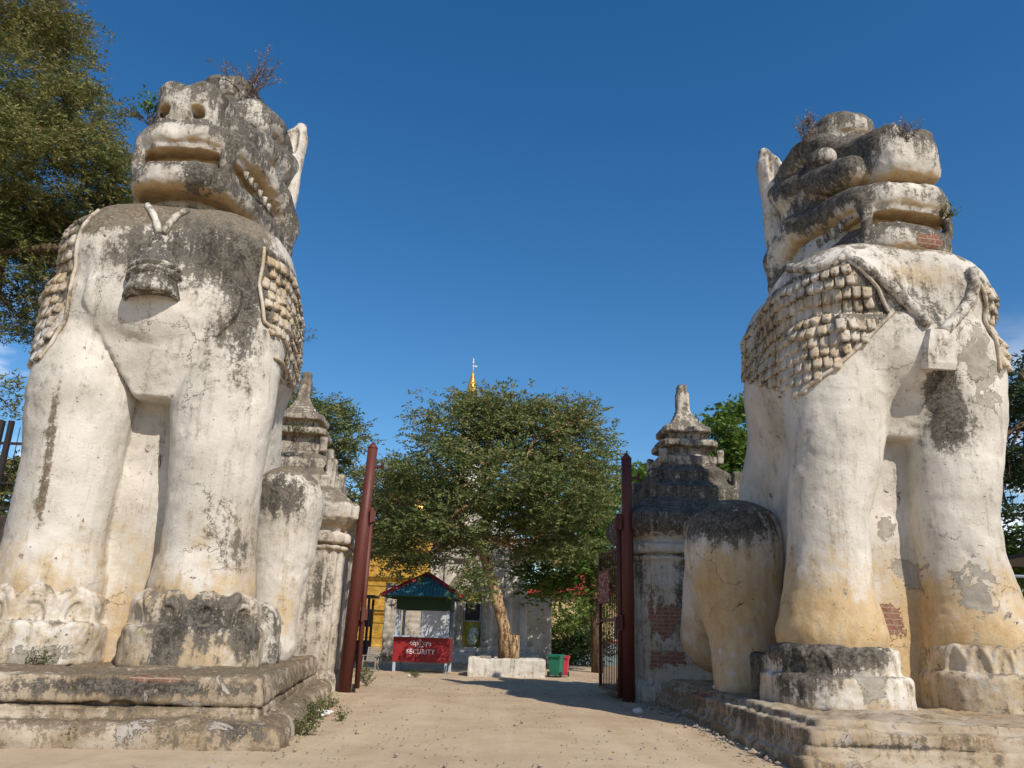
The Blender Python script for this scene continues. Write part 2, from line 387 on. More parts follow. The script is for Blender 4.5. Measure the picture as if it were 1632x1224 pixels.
def body_vox(c):
    v = Vox((-3.5, -3.7, -.15), (3.5, 5.6, 10.6), .058); ln = lambda z: c['lean']*min(1, max(0, (z-3.5)/3))
    bk = c['bk']; v.slab((ln(7), .05, 7.35), 2.28*bk, 2.72, 1.78, 1.75, 1.15, .3, idn=1)
    v.ell((ln(7), -.2, 6.6), (2.3*bk, 2.7, 1.7), .4, idn=1)
    for s in (-1, 1): v.ell((1.0*s+ln(8), -1.0, 7.9), (1.25, 1.75, 1.15), .4, idn=1)
    v.ell((ln(8), .0, 9.3), (1.3, 1.7, 1.1), .3, idn=1)
    v.tube([(ln(7), .7, 7.2, 2.0*bk), (ln(4), 2.2, 4.4, 1.9*bk*bk), (0, 3.0, 1.6, 1.75*bk)], .6, idn=1)
    for s, L in ((-1, c['leg_l']), (1, c['leg_r'])):
        v.tube([(x+ln(z), -f, z, r) for x, f, z, r in L], .16, idn=2 if s < 0 else 3)
    xb, zb_ = c['vx']+ln(5.5), c['vz']
    def bib(X, Y, Z):                                       # the flat breast that narrows to a point between the legs
        sl = (2.80-c['vf'])/(6.6-zb_); d = (-Y-2.80+.05*(X-xb)**2-(Z-6.6)*sl+.5*np.maximum(Z-6.5, 0)**2)/math.hypot(1, sl); ss = 1.2/(6.7-zb_)
        d = np.maximum(d, (np.abs(X-xb)-.33-(Z-zb_)*ss)/math.hypot(1, ss)); d = np.maximum(d, np.maximum(Y+.3, np.abs(X-xb)-1.45))
        return np.maximum(d, np.maximum(Z-7.1, zb_-Z))
    v.op(bib, (xb-1.6, -3., zb_), (xb+1.6, .2, 7.1), c['vk'], 'u', 1)
    if c['band']:
        for s in (-1, 1): v.tube([(s*1.34, -1.9, 1.78, .86), (s*1.34, -1.9, 1.66, .91), (s*1.34, -1.9, 1.3, .96), (s*1.34, -1.9, .9, .93)], .03, idn=2 if s < 0 else 3)
    v.slab((ln(4)*.5, .0, 2.6), 1.1, c['wall'], 2.75, .1, .08, .06, idn=1)
    return v

def scales(fr, vox, side, bnd, back, dz, name, parent, seed, seed0, slope):
    r2 = np.random.default_rng(int(seed)+40); V = []; Fc = []; dk = []
    zt, zb = bnd[0][1], bnd[-1][1]; zs = np.array([b[1] for b in bnd])[::-1]; ph = np.array([b[0] for b in bnd])[::-1]
    US = (-1, -.88, -.42, 0, .42, .88, 1); TS = (0, .2, .45, .7, .92, 1.0); nu, nv = 6, 5; row = 0; z = zt-.12
    while z > zb:
        a = np.interp(z, zs, ph)+4; a += (row % 2)*math.degrees(.094/2.3)
        while a < back:
            if z < zb+.1+max(0, a-ph[0])*slope: a += 4; continue
            ar = R_(a); dr = np.array([side*math.sin(ar), -math.cos(ar), 0.]); zz = z+r2.uniform(-.03, .03)
            p = vox.hit(np.array([0, -.3, zz])+dr*5, -dr, 6)
            rad = 2.4
            if p is not None:
                rad = max(1.2, np.hypot(p[0], p[1]+.3)); n = vox.grad(p); dn = np.array([0, 0, -1.])-n*(-n[2]); dn /= np.linalg.norm(dn)+1e-6
                if abs(n[2]) < .93:
                    p = p+n*((fbm(p[None]*.9+seed0, 3)[0]-.5)*.064+.012)
                    ta = np.cross(dn, n); W = .097*r2.uniform(.86, 1.1); Ln = dz*1.25*r2.uniform(.85, 1.08); b = len(V); lift = r2.uniform(.75, 1.2); tl = r2.normal(0, .10)
                    ta, dn = ta*math.cos(tl)+dn*math.sin(tl), dn*math.cos(tl)-ta*math.sin(tl); g = r2.random()
                    for i in range(nv+1):
                        t = TS[i]; wd = W*(.85+.15*t if t < .6 else math.sqrt(max(.10, 1-((t-.6)/.44)**2)))
                        for j in range(nu+1):
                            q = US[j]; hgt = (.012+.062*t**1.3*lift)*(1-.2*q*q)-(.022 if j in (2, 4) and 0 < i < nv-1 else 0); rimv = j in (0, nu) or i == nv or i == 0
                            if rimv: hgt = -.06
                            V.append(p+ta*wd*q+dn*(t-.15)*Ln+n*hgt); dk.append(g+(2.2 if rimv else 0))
                    for i in range(nv):
                        for j in range(nu): Fc.append((b+i*(nu+1)+j, b+i*(nu+1)+j+1, b+(i+1)*(nu+1)+j+1, b+(i+1)*(nu+1)+j))
            a += math.degrees(.188*r2.uniform(.93, 1.07)/rad)
        z -= dz; row += 1
    # raised rim that closes the mane in front
    rim = []
    for k in range(60):
        t = k/59*(len(bnd)-1); i = min(int(t), len(bnd)-2); f = t-i
        a = R_(bnd[i][0]*(1-f)+bnd[i+1][0]*f); zz = bnd[i][1]*(1-f)+bnd[i+1][1]*f
        dr = np.array([side*math.sin(a), -math.cos(a), 0.]); p = vox.hit(np.array([0, -.3, zz])+dr*5, -dr, 6)
        if p is not None: rim.append(p+dr*.03)
    b = MB(); b.V = V; b.F = Fc
    n0 = len(V)
    if len(rim) > 3: b.tube(rim, .04, 6)
    V = np.array(b.V); N = np.zeros_like(V); st = new_st(V); dk = np.concatenate([np.array(dk), np.full(len(V)-n0, .5)])
    st['st_dark'] = -.06+.18*(dk-.5)+1.3*(fbm(V*.55+seed, 3)-.5)+.07*(V[:, 2]-7.2); st['st_brown'] = .12+.22*(dk-.5)+.8*(fbm(V*.7+seed+5, 3)-.5)+.08*(V[:, 2]-7.2); st['st_ochre_bounce'] = .46+.1*(dk-.5)
    return b, V, st

def paw_drum(c, cx, cy, w, d, h1, h2, wt, dt, toes, style, seed):
    v = Vox((cx-w-.25, cy-d-.25, -.1), (cx+w+.25, cy+d+.25, h1+h2+.5), .034)
    v.slab((cx, cy, h1/2-.03), w, d, h1/2+.03, min(w, d)*.8, .09, .04, idn=1)
    v.slab((cx, cy+.1, h1+h2/2-.1), wt, dt, h2/2+.1, min(wt, dt)*.85, .22, .06, idn=1)
    o = np.array([cx, cy+.1, 0.]); arcs = []
    def on(ang, z):                                         # the paw's surface in a direction from its middle
        d = np.array([math.sin(ang), -math.cos(ang), 0.]); return v.hit(o+np.array([0, 0, z])+d*2.4, -d, 3.)
    R0 = (wt+dt)/2; sp = 2.3/toes if style == 'arch' else 2.2/toes
    for k in range(toes):
        am = (k-(toes-1)/2)*sp
        for rr, tt, zz in (((.50, .085, 1.), (.33, .055, .68)) if style == 'arch' else ((.44, .042, .80),)):
            pts = []
            for q in np.linspace(0, math.pi, 13):
                p = on(am+rr*sp*math.cos(q), h1+.03+h2*.92*zz*math.sin(q))
                if p is not None: pts.append((*p, tt))
            if len(pts) > 4: arcs.append(pts)
    for pts in arcs: v.tube(pts, .03, idn=1)
    return v

def mane_bounds(fr, vb, c):                                 # the mane's front edge, as angle and height round the body
    B_ = {}
    for side, px in c['mane_px'].items():
        L_ = []
        for p_ in px:
            q = hit_px(fr, vb, *p_)
            if q is not None: L_.append((math.degrees(math.atan2(side*q[0], -(q[1]+.3))), q[2]))
        L_.sort(key=lambda t_: -t_[1]); B_[side] = L_
    for side in (1, -1): B_[side] = B_.get(side) or B_[-side]
    return B_
def lion(fr, c):
    root = thing('guardian_lion_statue', c['label'], 'statue', fr.O, fr.yaw, 'pair of lion guardians at the gate')
    pl = M['plaster']
    vb = body_vox(c)
    V, Q, I = vb.nets(); V, N = erode(V, Q, .032, .9, .014, 5., c['seed']); N = normals(V, Q)
    st = new_st(V); up = np.clip(N[:, 2], -.2, 1)
    st['st_brown'] += np.clip(up-.15, 0, 1)*1.15*np.clip((V[:, 2]-4)/3, 0, 1)
    st['st_ochre_bounce'] += np.clip((3.3-V[:, 2])/2.4, 0, 1.15)*c['damp']-.10
    st['st_dark'] -= .34; st['st_brown'] -= .24; st['st_dark'] += np.clip((V[:, 2]-5.)/3, 0, 1)*.24
    blobs(fr, vb, V, c['body_st'], st)
    B_ = mane_bounds(fr, vb, c)
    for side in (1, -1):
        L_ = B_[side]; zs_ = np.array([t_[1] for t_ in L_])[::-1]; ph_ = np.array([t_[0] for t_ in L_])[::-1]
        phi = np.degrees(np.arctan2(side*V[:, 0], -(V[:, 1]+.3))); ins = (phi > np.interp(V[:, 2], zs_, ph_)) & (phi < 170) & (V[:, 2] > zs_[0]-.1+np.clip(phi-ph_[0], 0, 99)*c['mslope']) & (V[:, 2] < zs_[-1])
        st['st_ochre_bounce'] += ins*.4; st['st_brown'] += ins*.5; st['st_dark'] += ins*.4
    for idn, nm in ((1, 'body'), (2, 'front_leg'), (3, 'front_leg')):
        lab = (I == idn) if idn > 1 else (I < 2)
        if idn > 1: lab = lab & (V[:, 2] < 5.6)
        else: lab = lab | (V[:, 2] >= 5.6)
        fid = lab[Q].sum(1) >= (2 if idn > 1 else 3)
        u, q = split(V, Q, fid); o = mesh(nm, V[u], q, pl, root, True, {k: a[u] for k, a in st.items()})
        if idn > 1:
            bx, dat = c['paws'][idn-2], c['paw_st'][idn-2]
            vp = paw_drum(c, *bx, seed=idn); V2, Q2, _ = vp.nets(); V2, N2 = erode(V2, Q2, .035, 1.8, .02, 6., c['seed']+idn); s2 = new_st(V2)
            s2['st_dark'] += np.clip(normals(V2, Q2)[:, 2], 0, 1)*.3-.12; s2['st_ochre_bounce'] += .5; s2['st_brown'] += .02
            blobs(fr, vp, V2, dat, s2); mesh('paw', V2, Q2, pl, o, True, s2)
    # hind leg with its own paw
    s = c['hind_side']
    for sd in ((s,) if c.get('one_hind', True) else (1, -1)):
        vh = Vox((min(sd*.8, sd*3.9), -1.3, -.15), (max(sd*.8, sd*3.9), 5.2, 5.), .05)
        hp_ = []
        for px, py, fw_, rp in c['hind_px']:
            q = fr.Q(px, py, fw_); hp_.append((q[0], q[1], q[2], rp*np.linalg.norm(fr.wld(q)-CAM)/F))
        vh.tube(hp_, .25, idn=1); q = hp_[0]
        vh.tube([q, (q[0]*.8, q[1]+1.8, q[2]-.3, q[3]*1.0), (q[0]*.7, q[1]+3., 1.2, q[3])], .3, idn=1)
        if c['hind_top']: vh.slab((q[0], q[1]+.3, q[2]+.05), q[3]*.98, q[3]*1.1, q[3]*.72, q[3]*.8, .3, .1, idn=1)
        V2, Q2, _ = vh.nets(); V2, N2 = erode(V2, Q2, .05, 1., .016, 5., c['seed']+5); N2 = normals(V2, Q2); s2 = new_st(V2)
        s2['st_brown'] += np.clip(N2[:, 2]-.1, 0, 1)*1.3-.2; s2['st_dark'] += np.clip((V2[:, 2]-2.6)/1.2, 0, 1)*.4-.35; s2['st_ochre_bounce'] += np.clip((3.4-V2[:, 2])/2.4, 0, 1)*c['damp']*.5
        blobs(fr, vh, V2, c['hind_st'], s2); o = mesh('hind_leg', V2, Q2, pl, root, True, s2)
        hp = c['hind_paw']; vp = Vox((sd*hp[0]-1, -hp[1]-1.2, -.1), (sd*hp[0]+1, -hp[1]+1.3, 1.6), .035)
        if c['hind_block']: vp.slab((sd*hp[0], -hp[1], hp[4]/2), hp[2], hp[3], hp[4]/2+.03, .12, .1, .05)
        else:
            vp.slab((sd*hp[0], -hp[1], .2), hp[2], hp[3], .25, .35, .12, .1); vp.ell((sd*hp[0], -hp[1], .62), (hp[2]*.98, hp[3], .55), .12)
        V2, Q2, _ = vp.nets(); V2, N2 = erode(V2, Q2, .03, 2., .015, 6.); s2 = new_st(V2); s2['st_dark'] += .22; s2['st_ochre_bounce'] += .15
        blobs(fr, vp, V2, c['hindpaw_st'], s2); mesh('paw', V2, Q2, pl, o, True, s2)
    for side in (1, -1):
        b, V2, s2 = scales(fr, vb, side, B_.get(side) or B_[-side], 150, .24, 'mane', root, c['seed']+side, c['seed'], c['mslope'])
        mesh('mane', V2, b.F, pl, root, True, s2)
    # head, in a frame turned about the neck
    hx0 = c['head_x']; a = R_(c['head_yaw']); zs = c['head_s']; dzh = c['head_dz']
    vh = Vox((-2.1, -3.1, 8.4), (2.1, 2.3, 14.2), .042)
    vh.ell((0, .25, 11.5), (1.25, 1.5, 1.45), .3, idn=1)
    vh.slab((0, .45, 10.5), 1.28, 1.15, 1.35, .8, .5, .3, idn=1)
    jz, jh = c['jaw']; lz, lh = c['lip']
    vh.slab((0, -.77, jz), 1.14, 1.64, jh, .85, min(.26, jh*.8), .07, idn=1)             # lower jaw
    vh.slab((0, -.72, jz+jh+.03), 1.05, 1.5, .09, .8, .07, .03, idn=1)                 # gum ledge
    vh.slab((0, -.77, lz), 1.18, 1.68, lh, .85, .28, .06, idn=1)                         # upper lip
    vh.slab((0, -.7, lz-lh+.02), 1.1, 1.62, .08, .8, .05, .03, idn=1)
    for s in (-1, 1):
        vh.tube([(s*.95, -1.75, lz+.06, .30), (s*1.16, -.8, lz+.1, .36), (s*1.32, .1, 10.55, .42), (s*1.33, .7, 10.1, .48), (s*1.22, .75, 9.6, .45)], .12, idn=1)   # cheek roll
        vh.tube([(s*1.25, .75, 9.45, .42), (s*1.12, -.3, jz+.05, .36), (s*1.0, -1.2, jz, .3)], .15, idn=1)
        vh.tube([(s*.8, -1.5, 11.25, .35), (s*1.0, -.5, 11.5, .38), (s*1.15, .4, 11.7, .42), (s*1.2, 1.0, 12., .35)], .12, idn=1)
        vh.tube([(s*1.05, .75, 12.3, .36), (s*.92, .1, 12.55, .40), (s*.72, -.5, 12.45, .38), (s*.5, -.85, 12.2, .25)], .08, idn=1)  # brow
        vh.ell((s*.86, -.55, 12.05), (.36, .34, .32), .04, idn=1)
    vh.slab((c['nose_x'], -1.42, 11.38), c['nose_w'], .98, .58, .55, .38, .1, idn=1); [vh.ell((c['nose_x']+q*.36, -1.5, 11.85), (.42, .85, .34), .1, idn=1) for q in (-1, 1)]                          # nose
    vh.ell((0, -1.3, 12.0), (.5, .7, .4), .15, idn=1)
    vh.tube([(0, -1.2, 11.8, .5), (0, -.4, 12.4, .5), (0, .3, 12.8, .55)], .2, idn=1)
    vh.slab((0, .25, 12.95), .95, .9, .2, .7, .18, .1, idn=1)
    vh.slab((0, -.05, 13.15), .72, .75, .30, .6, .22, .06, idn=1)                      # crown
    vh.tube([(.1, -.25, 13.3, .2), (.1, -.3, 13.55, .1)], .12, idn=1)
    for s in (-1, 1):
        if c['nostril']: vh.ell((c['nose_x']+s*.35, -2.4, 11.2), (.17, .5, .16), .03, 's')                     # nostrils
        zz = jz+jh+.12
        vh.tube([(s*1.12, -1.75, zz+.02, .12), (s*1.32, -1.2, zz+.06, .21), (s*1.5, -.3, zz-.06, .19), (s*1.58, .15, zz-.25, .08)], .04, 's')   # side of the mouth
        vh.tube([(s*.92, -1.98, lz-.1, .2), (s*.95, -2.04, zz+.15, .14), (s*.93, -2.0, zz-.2, .12)], .05, idn=1)  # fang
    V2, Q2, I2 = vh.nets(); V2, N2 = erode(V2, Q2, .06, 1.3, .024, 6., c['seed']+3); N2 = normals(V2, Q2); s2 = new_st(V2)
    class HF:                                               # camera rays in the head's own coordinates
        O = fr.O; yaw = fr.yaw
        @staticmethod
        def loc(p):
            q = fr.loc(p)-np.array([hx0, 0, dzh]); ca, sa = math.cos(a), math.sin(a)
            return np.array([q[0]*ca+q[1]*sa, -q[0]*sa+q[1]*ca, q[2]/zs])
    hf2 = HF
    s2['st_dark'] += c['head_dark']+np.clip(N2[:, 2], -.3, 1)*.18+.25*(fbm(V2*.9+c['seed'], 2)-.5)*2; s2['st_brown'] += .12+np.clip(N2[:, 2]-.2, 0, 1)*.5; s2['st_ochre_bounce'] += np.clip(-N2[:, 2]-.2, 0, 1)*1.5-.1  # downward faces tinted ochre: bounced light painted into the colour
    s2['st_dark'] -= np.clip(-N2[:, 2]-.1, 0, 1)*.9; s2['st_brown'] -= np.clip(-N2[:, 2]-.1, 0, 1)*.6  # dark and brown thinned on undersides for the painted bounce light
    blobs(hf2, vh, V2, c['head_st'], s2)
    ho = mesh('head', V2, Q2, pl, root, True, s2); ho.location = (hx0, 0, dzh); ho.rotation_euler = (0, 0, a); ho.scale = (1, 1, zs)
    z0, z1 = jz+jh-.15, lz-lh+.15
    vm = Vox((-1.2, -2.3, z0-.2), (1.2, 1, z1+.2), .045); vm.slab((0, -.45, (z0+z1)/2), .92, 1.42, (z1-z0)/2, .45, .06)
    V3, Q3, _ = vm.nets(); V3, _n = erode(V3, Q3, .03, 2., .02, 6.); s3 = new_st(V3); s3['st_ochre_bounce'] += 1.6; s3['st_dark'] -= .5; s3['st_brown'] -= .4; mesh('mouth', V3, Q3, pl, ho, True, s3)  # mouth coloured orange to stand for light bounced inside it
    for s in (-1, 1):
        for k in range(6):                                  # teeth along the side of the mouth
            f_ = k/5; p_ = np.array((s*(1.16+.2*f_), -1.45+1.15*f_, jz+jh+.27-.13*f_*f_)); tb = MB(); tb.tube([p_+(0, 0, .06), p_-(0, 0, .03), p_-(0, 0, .13)], [.06, .055, .03], 8)
            V3 = np.array(tb.V); s3 = new_st(V3); s3['st_dark'] += .3; s3['st_brown'] += .3; mesh('tooth', V3, tb.F, pl, ho, True, s3)
        ve = Vox((s*.88-.5, -1.3, 11.5), (s*.88+.5, -.2, 12.6), .033); ve.ell((s*.88, -.72, 12.05), (.26, .24, .24), .05)
        V3, Q3, _ = ve.nets(); s3 = new_st(V3); s3['st_dark'] += .2; mesh('eye', V3, Q3, pl, ho, True, s3)
        va = Vox((s*1.4-.7, -.2, 9.1), (s*1.4+.7, 1.9, 14.2), .038)
        va.tube([(s*1.2, 1.05, 9.3, .30), (s*1.3, 1.1, 11.2, .26), (s*1.3, 1.1, 12.2, .28)], .1)
        va.tube([(s*1.2, 1.05, 12.1, .34), (s*1.28, 1.05, 12.6, .36), (s*1.36, 1.08, 12.85, .31), (s*1.44, 1.1, 13.22, .15)], .1)
        va.ell((s*1.38, .72, 12.7), (.13, .22, .55), .05, 's'); va.ell((s*1.36, .82, 12.15), (.12, .12, .12), .02)
        V3, Q3, _ = va.nets(); V3, _n = erode(V3, Q3, .02, 2., .012, 6.); s3 = new_st(V3); s3['st_dark'] += np.clip((V3[:, 2]-12.3), 0, 1)*.3-.1; s3['st_ochre_bounce'] += .35; mesh('ear', V3, Q3, pl, ho, True, s3)
    c['extras'](fr, vb, root, hf2, vh)
    return root, vb, vh, hf2

def rope(fr, vox, pix, r, name, root, dark=.25, n=8, off=.5, twist=True):
    pts = [hit_px(fr, vox, *p) for p in pix]; pts = [p+vox.grad(p)*r*off for p in pts if p is not None]
    if len(pts) < 2: return None
    d = []
    for a, b in zip(pts[:-1], pts[1:]):
        k = max(2, int(np.linalg.norm(b-a)/.09)); d += [a+(b-a)*i/k for i in range(k)]
    d.append(pts[-1]); d = np.array(d)
    for _ in range(4): d[1:-1] = (d[:-2]+d[1:-1]*2+d[2:])/4
    rad = [r*(1+(.12*math.sin(i*2.1) if twist else 0)) for i in range(len(d))]
    b = MB().tube(list(d), rad, n); V = np.array(b.V); st = new_st(V); st['st_dark'] += dark; st['st_brown'] += .3; st['st_ochre_bounce'] += .2
    return mesh(name, V, b.F, M['plaster'], root, True, st)

def lathe_st(name, prof, c, root, n=28, squash=1., st=None, rot=None):
    V = [(r*math.cos(2*math.pi*j/n), r*squash*math.sin(2*math.pi*j/n), z) for r, z in prof for j in range(n)]
    Fc = [(i*n+j, i*n+(j+1) % n, (i+1)*n+(j+1) % n, (i+1)*n+j) for i in range(len(prof)-1) for j in range(n)]
    Fc += [tuple(range(n))[::-1], tuple(range((len(prof)-1)*n, len(prof)*n))]
    V = np.array(V)
    V = V+((fbm(V*4, 3)-.5)*.03)[:, None]*np.stack([V[:, 0], V[:, 1], V[:, 2]*0], 1)/(np.hypot(V[:, 0], V[:, 1])+1e-3)[:, None]
    if rot is not None: V = V@np.array(rot).T
    V = V+np.array(c); s = new_st(V)
    for k, a in (st or {}).items(): s[k] += a
    return mesh(name, V, Fc, M['plaster'], root, True, s)

def left_extras(fr, vb, root, hf, vh):
    p = hit_px(fr, vb, 240, 430)
    if p is not None:
        prof = [(.02, 1.28), (.13, 1.26), (.17, 1.18), (.13, 1.1), (.2, 1.06), (.24, .98), (.22, .9), (.30, .86), (.37, .72), (.42, .55), (.43, .56), (.50, .53), (.51, .47), (.43, .45), (.43, .42), (.52, .40), (.52, .34), (.44, .32), (.5, .1), (.52, .0), (.46, -.04), (.4, .02), (.05, .06)]
        q = hit_px(fr, vb, 240, 476); q[1] -= .02
        t = hit_px(fr, vb, 255, 372); ax = t-q; L = np.linalg.norm(ax); ax /= L
        z = ax; x = np.array([1., 0, 0])-z*z[0]; x /= np.linalg.norm(x); y = np.cross(z, x)
        lathe_st('bell', [(r, h*L/1.28) for r, h in prof], q-vb.grad(q)*.10, root, st={'st_dark': .5, 'st_brown': .4}, rot=np.stack([x, y, z], 1))
    rope(fr, vb, [(235, 330), (246, 345), (254, 372)], .07, 'collar', root, .12); rope(fr, vb, [(300, 338), (275, 350), (262, 372)], .07, 'collar', root, .12)
def right_extras(fr, vb, root, hf, vh):
    rope(fr, vb, [(1345, 408), (1380, 430), (1420, 462), (1452, 492), (1478, 520)], .11, 'collar', root, .16)
    rope(fr, vb, [(1545, 432), (1552, 455), (1540, 485), (1520, 510), (1500, 530)], .11, 'collar', root, .14)
    rope(fr, vb, [(1222, 424), (1260, 430), (1300, 432), (1335, 420), (1358, 404)], .10, 'collar', root, .12)
    q = hit_px(fr, vb, 1490, 590); t = hit_px(fr, vb, 1490, 528)
    if q is not None and t is not None:
        L = t[2]-q[2]; V = []; b = MB()
        for k, (z, wd, th) in enumerate([(L, .2, .16), (L*.7, .27, .2), (L*.4, .33, .24), (.08, .34, .26), (0, .33, .24)]):
            pass
        ax = t-q; ax /= np.linalg.norm(ax); n = vb.grad((q+t)/2); x = np.cross(n, ax); x /= np.linalg.norm(x)
        rings = []
        for h, wd, th in [(0, .27, .22), (.12, .29, .24), (L*.45, .28, .22), (L*.8, .24, .2), (L*1.05, .17, .14)]:
            c = q+ax*h; rings.append([c+x*wd*sx+n*(th if sn > 0 else -.3) for sx, sn in ((-1, -1), (-1, .6), (-.8, 1), (.8, 1), (1, .6), (1, -1))])
        b.loft(rings); V = np.array(b.V); s = new_st(V); s['st_ochre_bounce'] += .4; s['st_dark'] += .05; mesh('pendant', V, b.F, M['plaster'], root, False, s)

HIND = [(2.38, -.3, 2.95, .72), (2.35, -.2, 2.2, .68), (2.25, .0, 1.2, .54), (2.15, .0, .5, .5)]
MANE = [(38, 9.0), (30, 8.4), (30, 7.8), (33, 7.1), (42, 6.4), (55, 5.8), (64, 5.3)]
LEG = [(1.42, 1.45, 6.8, .98), (1.40, 1.62, 5.8, .93), (1.31, 1.9, 4.7, .96), (1.31, 1.9, 3.6, .87), (1.33, 1.9, 2.6, .84), (1.34, 1.9, 1.9, .86), (1.34, 1.9, 1.45, .93), (1.34, 1.9, .9, .93)]
neg = lambda L: [(-x, f, z, r) for x, f, z, r in L]
LC = dict(label='whitewashed lion statue with a stone bell on its chest', seed=3., damp=.75, head_yaw=-8., head_dz=0., head_x=0., head_s=1., nose_x=-.1, nose_w=.70, head_dark=.54, jaw=(9.66, .29), lip=(10.67, .31), lean=-.15, vx=.1, mslope=.004, bk=1., vf=2.36, wall=1.72, vz=4.8, vk=.03, band=1, nostril=1,
          leg_l=neg(LEG), leg_r=LEG, hind=HIND, hind_side=1, hind_paw=(2.25, .35, .42, .6, .5), hind_block=False, mane_px={1: [(432, 362), (420, 395), (412, 450), (420, 515), (436, 570), (452, 612)], -1: [(160, 336), (130, 372), (118, 440), (108, 505), (84, 548), (66, 572)]}, hind_px=[(458, 802, -1.5, 50), (453, 880, -1.4, 47), (438, 950, -1.2, 36), (432, 1030, -1.0, 33)], hind_top=0,
          paws=[(-1.4, -1.95, 1.18, 1.2, .66, .55, 1.06, 1.05, 4, 'arch'), (1.36, -1.95, 1.18, 1.2, .66, .55, 1.06, 1.05, 4, 'arch')],
          paw_st=[[('st_grey', 205, 985, 30, 30, 1), ('st_grey', 60, 1045, 60, 14, .8)], [('st_dark', 330, 985, 90, 34, .45), ('st_brown', 330, 985, 90, 34, .3), ('st_dark', 260, 1035, 24, 40, .5), ('st_dark', 395, 1020, 20, 30, .5)]],
          body_st=[('st_dark', 330, 400, 120, 70, .48), ('st_dark', 200, 400, 60, 50, .2), ('st_dark', 395, 480, 40, 90, .45), ('st_dark', 385, 590, 30, 80, .3), ('st_dark', 350, 540, 30, 50, .25), ('st_brown', 250, 345, 150, 44, .6), ('st_brown', 390, 400, 50, 60, .35), ('st_brown', 140, 380, 40, 60, .35), ('st_brown', 100, 400, 30, 100, .5), ('st_brown', 78, 700, 9, 120, .45), ('st_brown', 70, 800, 10, 90, .35), ('st_dark', 300, 700, 20, 200, .12), ('st_brown', 240, 560, 50, 60, .18), ('st_brown', 360, 850, 45, 60, .3), ('st_dark', 375, 880, 40, 40, .38), ('st_brown', 430, 760, 20, 120, .3)],
          hind_st=[('st_dark', 440, 790, 50, 40, .5)], hindpaw_st=[],
          head_st=[('st_dark', 300, 290, 40, 20, .4), ('st_dark', 265, 280, 34, 18, -.8), ('st_dark', 275, 208, 60, 14, -.6), ('st_dark', 290, 160, 40, 20, -.3)], extras=left_extras)
RLEGL = [(-1.3, 1.6, 6.6, 1.05), (-1.3, 1.75, 5.4, .98), (-1.3, 1.9, 4.4, .85), (-1.36, 1.9, 3.4, .73), (-1.42, 1.9, 2.6, .73), (-1.48, 1.9, 1.9, .80), (-1.50, 1.9, 1.2, .95)]
RLEGR = [(1.1, 1.6, 6.6, 1.05), (1.1, 1.75, 5.4, .98), (1.08, 1.9, 4.4, .85), (1.08, 1.9, 3.4, .78), (1.1, 1.9, 2.6, .78), (1.18, 1.9, 1.9, .86), (1.25, 1.9, 1.2, 1.0)]
RC = dict(label='whitewashed lion statue with crossed collar and blackened head', seed=11., damp=1.15, head_yaw=5., head_dz=-.79, head_x=.68, head_s=1.05, nose_x=.18, nose_w=.80, head_dark=.52, jaw=(9.4, .28), lip=(10.35, .32), lean=.5, vx=-.1, mslope=.016, bk=.9, vf=2.1, wall=1.7, vz=4.85, vk=.12, band=0, nostril=0,
          leg_l=RLEGL, leg_r=RLEGR, hind=HIND, hind_side=-1, hind_paw=(2.0, .75, .45, .5, .8), hind_block=True, mane_px={-1: [(1352, 416), (1400, 462), (1420, 500), (1380, 542), (1330, 588), (1275, 628)], 1: [(1550, 440), (1570, 490), (1584, 540), (1592, 590)]}, hind_px=[(1172, 870, -1.6, 66), (1174, 920, -1.6, 66), (1182, 980, -1.5, 58), (1188, 1040, -1.3, 48), (1188, 1085, -1.2, 46)], hind_top=1,
          paws=[(-1.52, -1.9, 1.16, 1.22, .52, .5, 1.04, 1.1, 6, 'toe'), (1.36, -1.9, 1.2, 1.2, .62, .55, 1.12, 1.1, 7, 'toe')],
          paw_st=[[('st_dark', 1300, 1040, 110, 28, .7), ('st_dark', 1270, 1090, 50, 30, .4), ('st_grey', 1390, 1095, 25, 30, 1)], []],
          body_st=[('st_dark', 1500, 610, 26, 90, .8), ('st_dark', 1450, 480, 70, 50, .3), ('st_dark', 1545, 680, 30, 70, .3), ('st_dark', 1480, 700, 26, 40, .3), ('st_grey', 1560, 580, 40, 55, 1), ('st_grey', 1555, 940, 35, 40, .9), ('st_ochre_bounce', 1450, 440, 80, 30, .7), ('st_brick', 1418, 990, 22, 30, 1), ('st_grey', 1440, 910, 25, 30, .9), ('st_grey', 1415, 840, 20, 20, .8), ('st_brown', 1560, 690, 30, 90, .3)],
          hind_st=[('st_dark', 1150, 835, 80, 35, .6), ('st_ochre_bounce', 1170, 930, 80, 90, .5)], hindpaw_st=[('st_dark', 1200, 1055, 30, 40, .6)],
          head_st=[('st_dark', 1310, 260, 60, 50, .5), ('st_dark', 1300, 330, 60, 40, .4), ('st_dark', 1445, 275, 55, 55, -.75), ('st_dark', 1440, 378, 50, 18, -.4), ('st_brick', 1482, 383, 24, 13, 1.1), ('st_dark', 1240, 380, 20, 40, -.4)], extras=right_extras)
LF = Fr((-7.2, 17., .9), 8); RF = Fr((7.25, 17., .6), 4)
lionL = lion(LF, LC); lionR = lion(RF, RC)

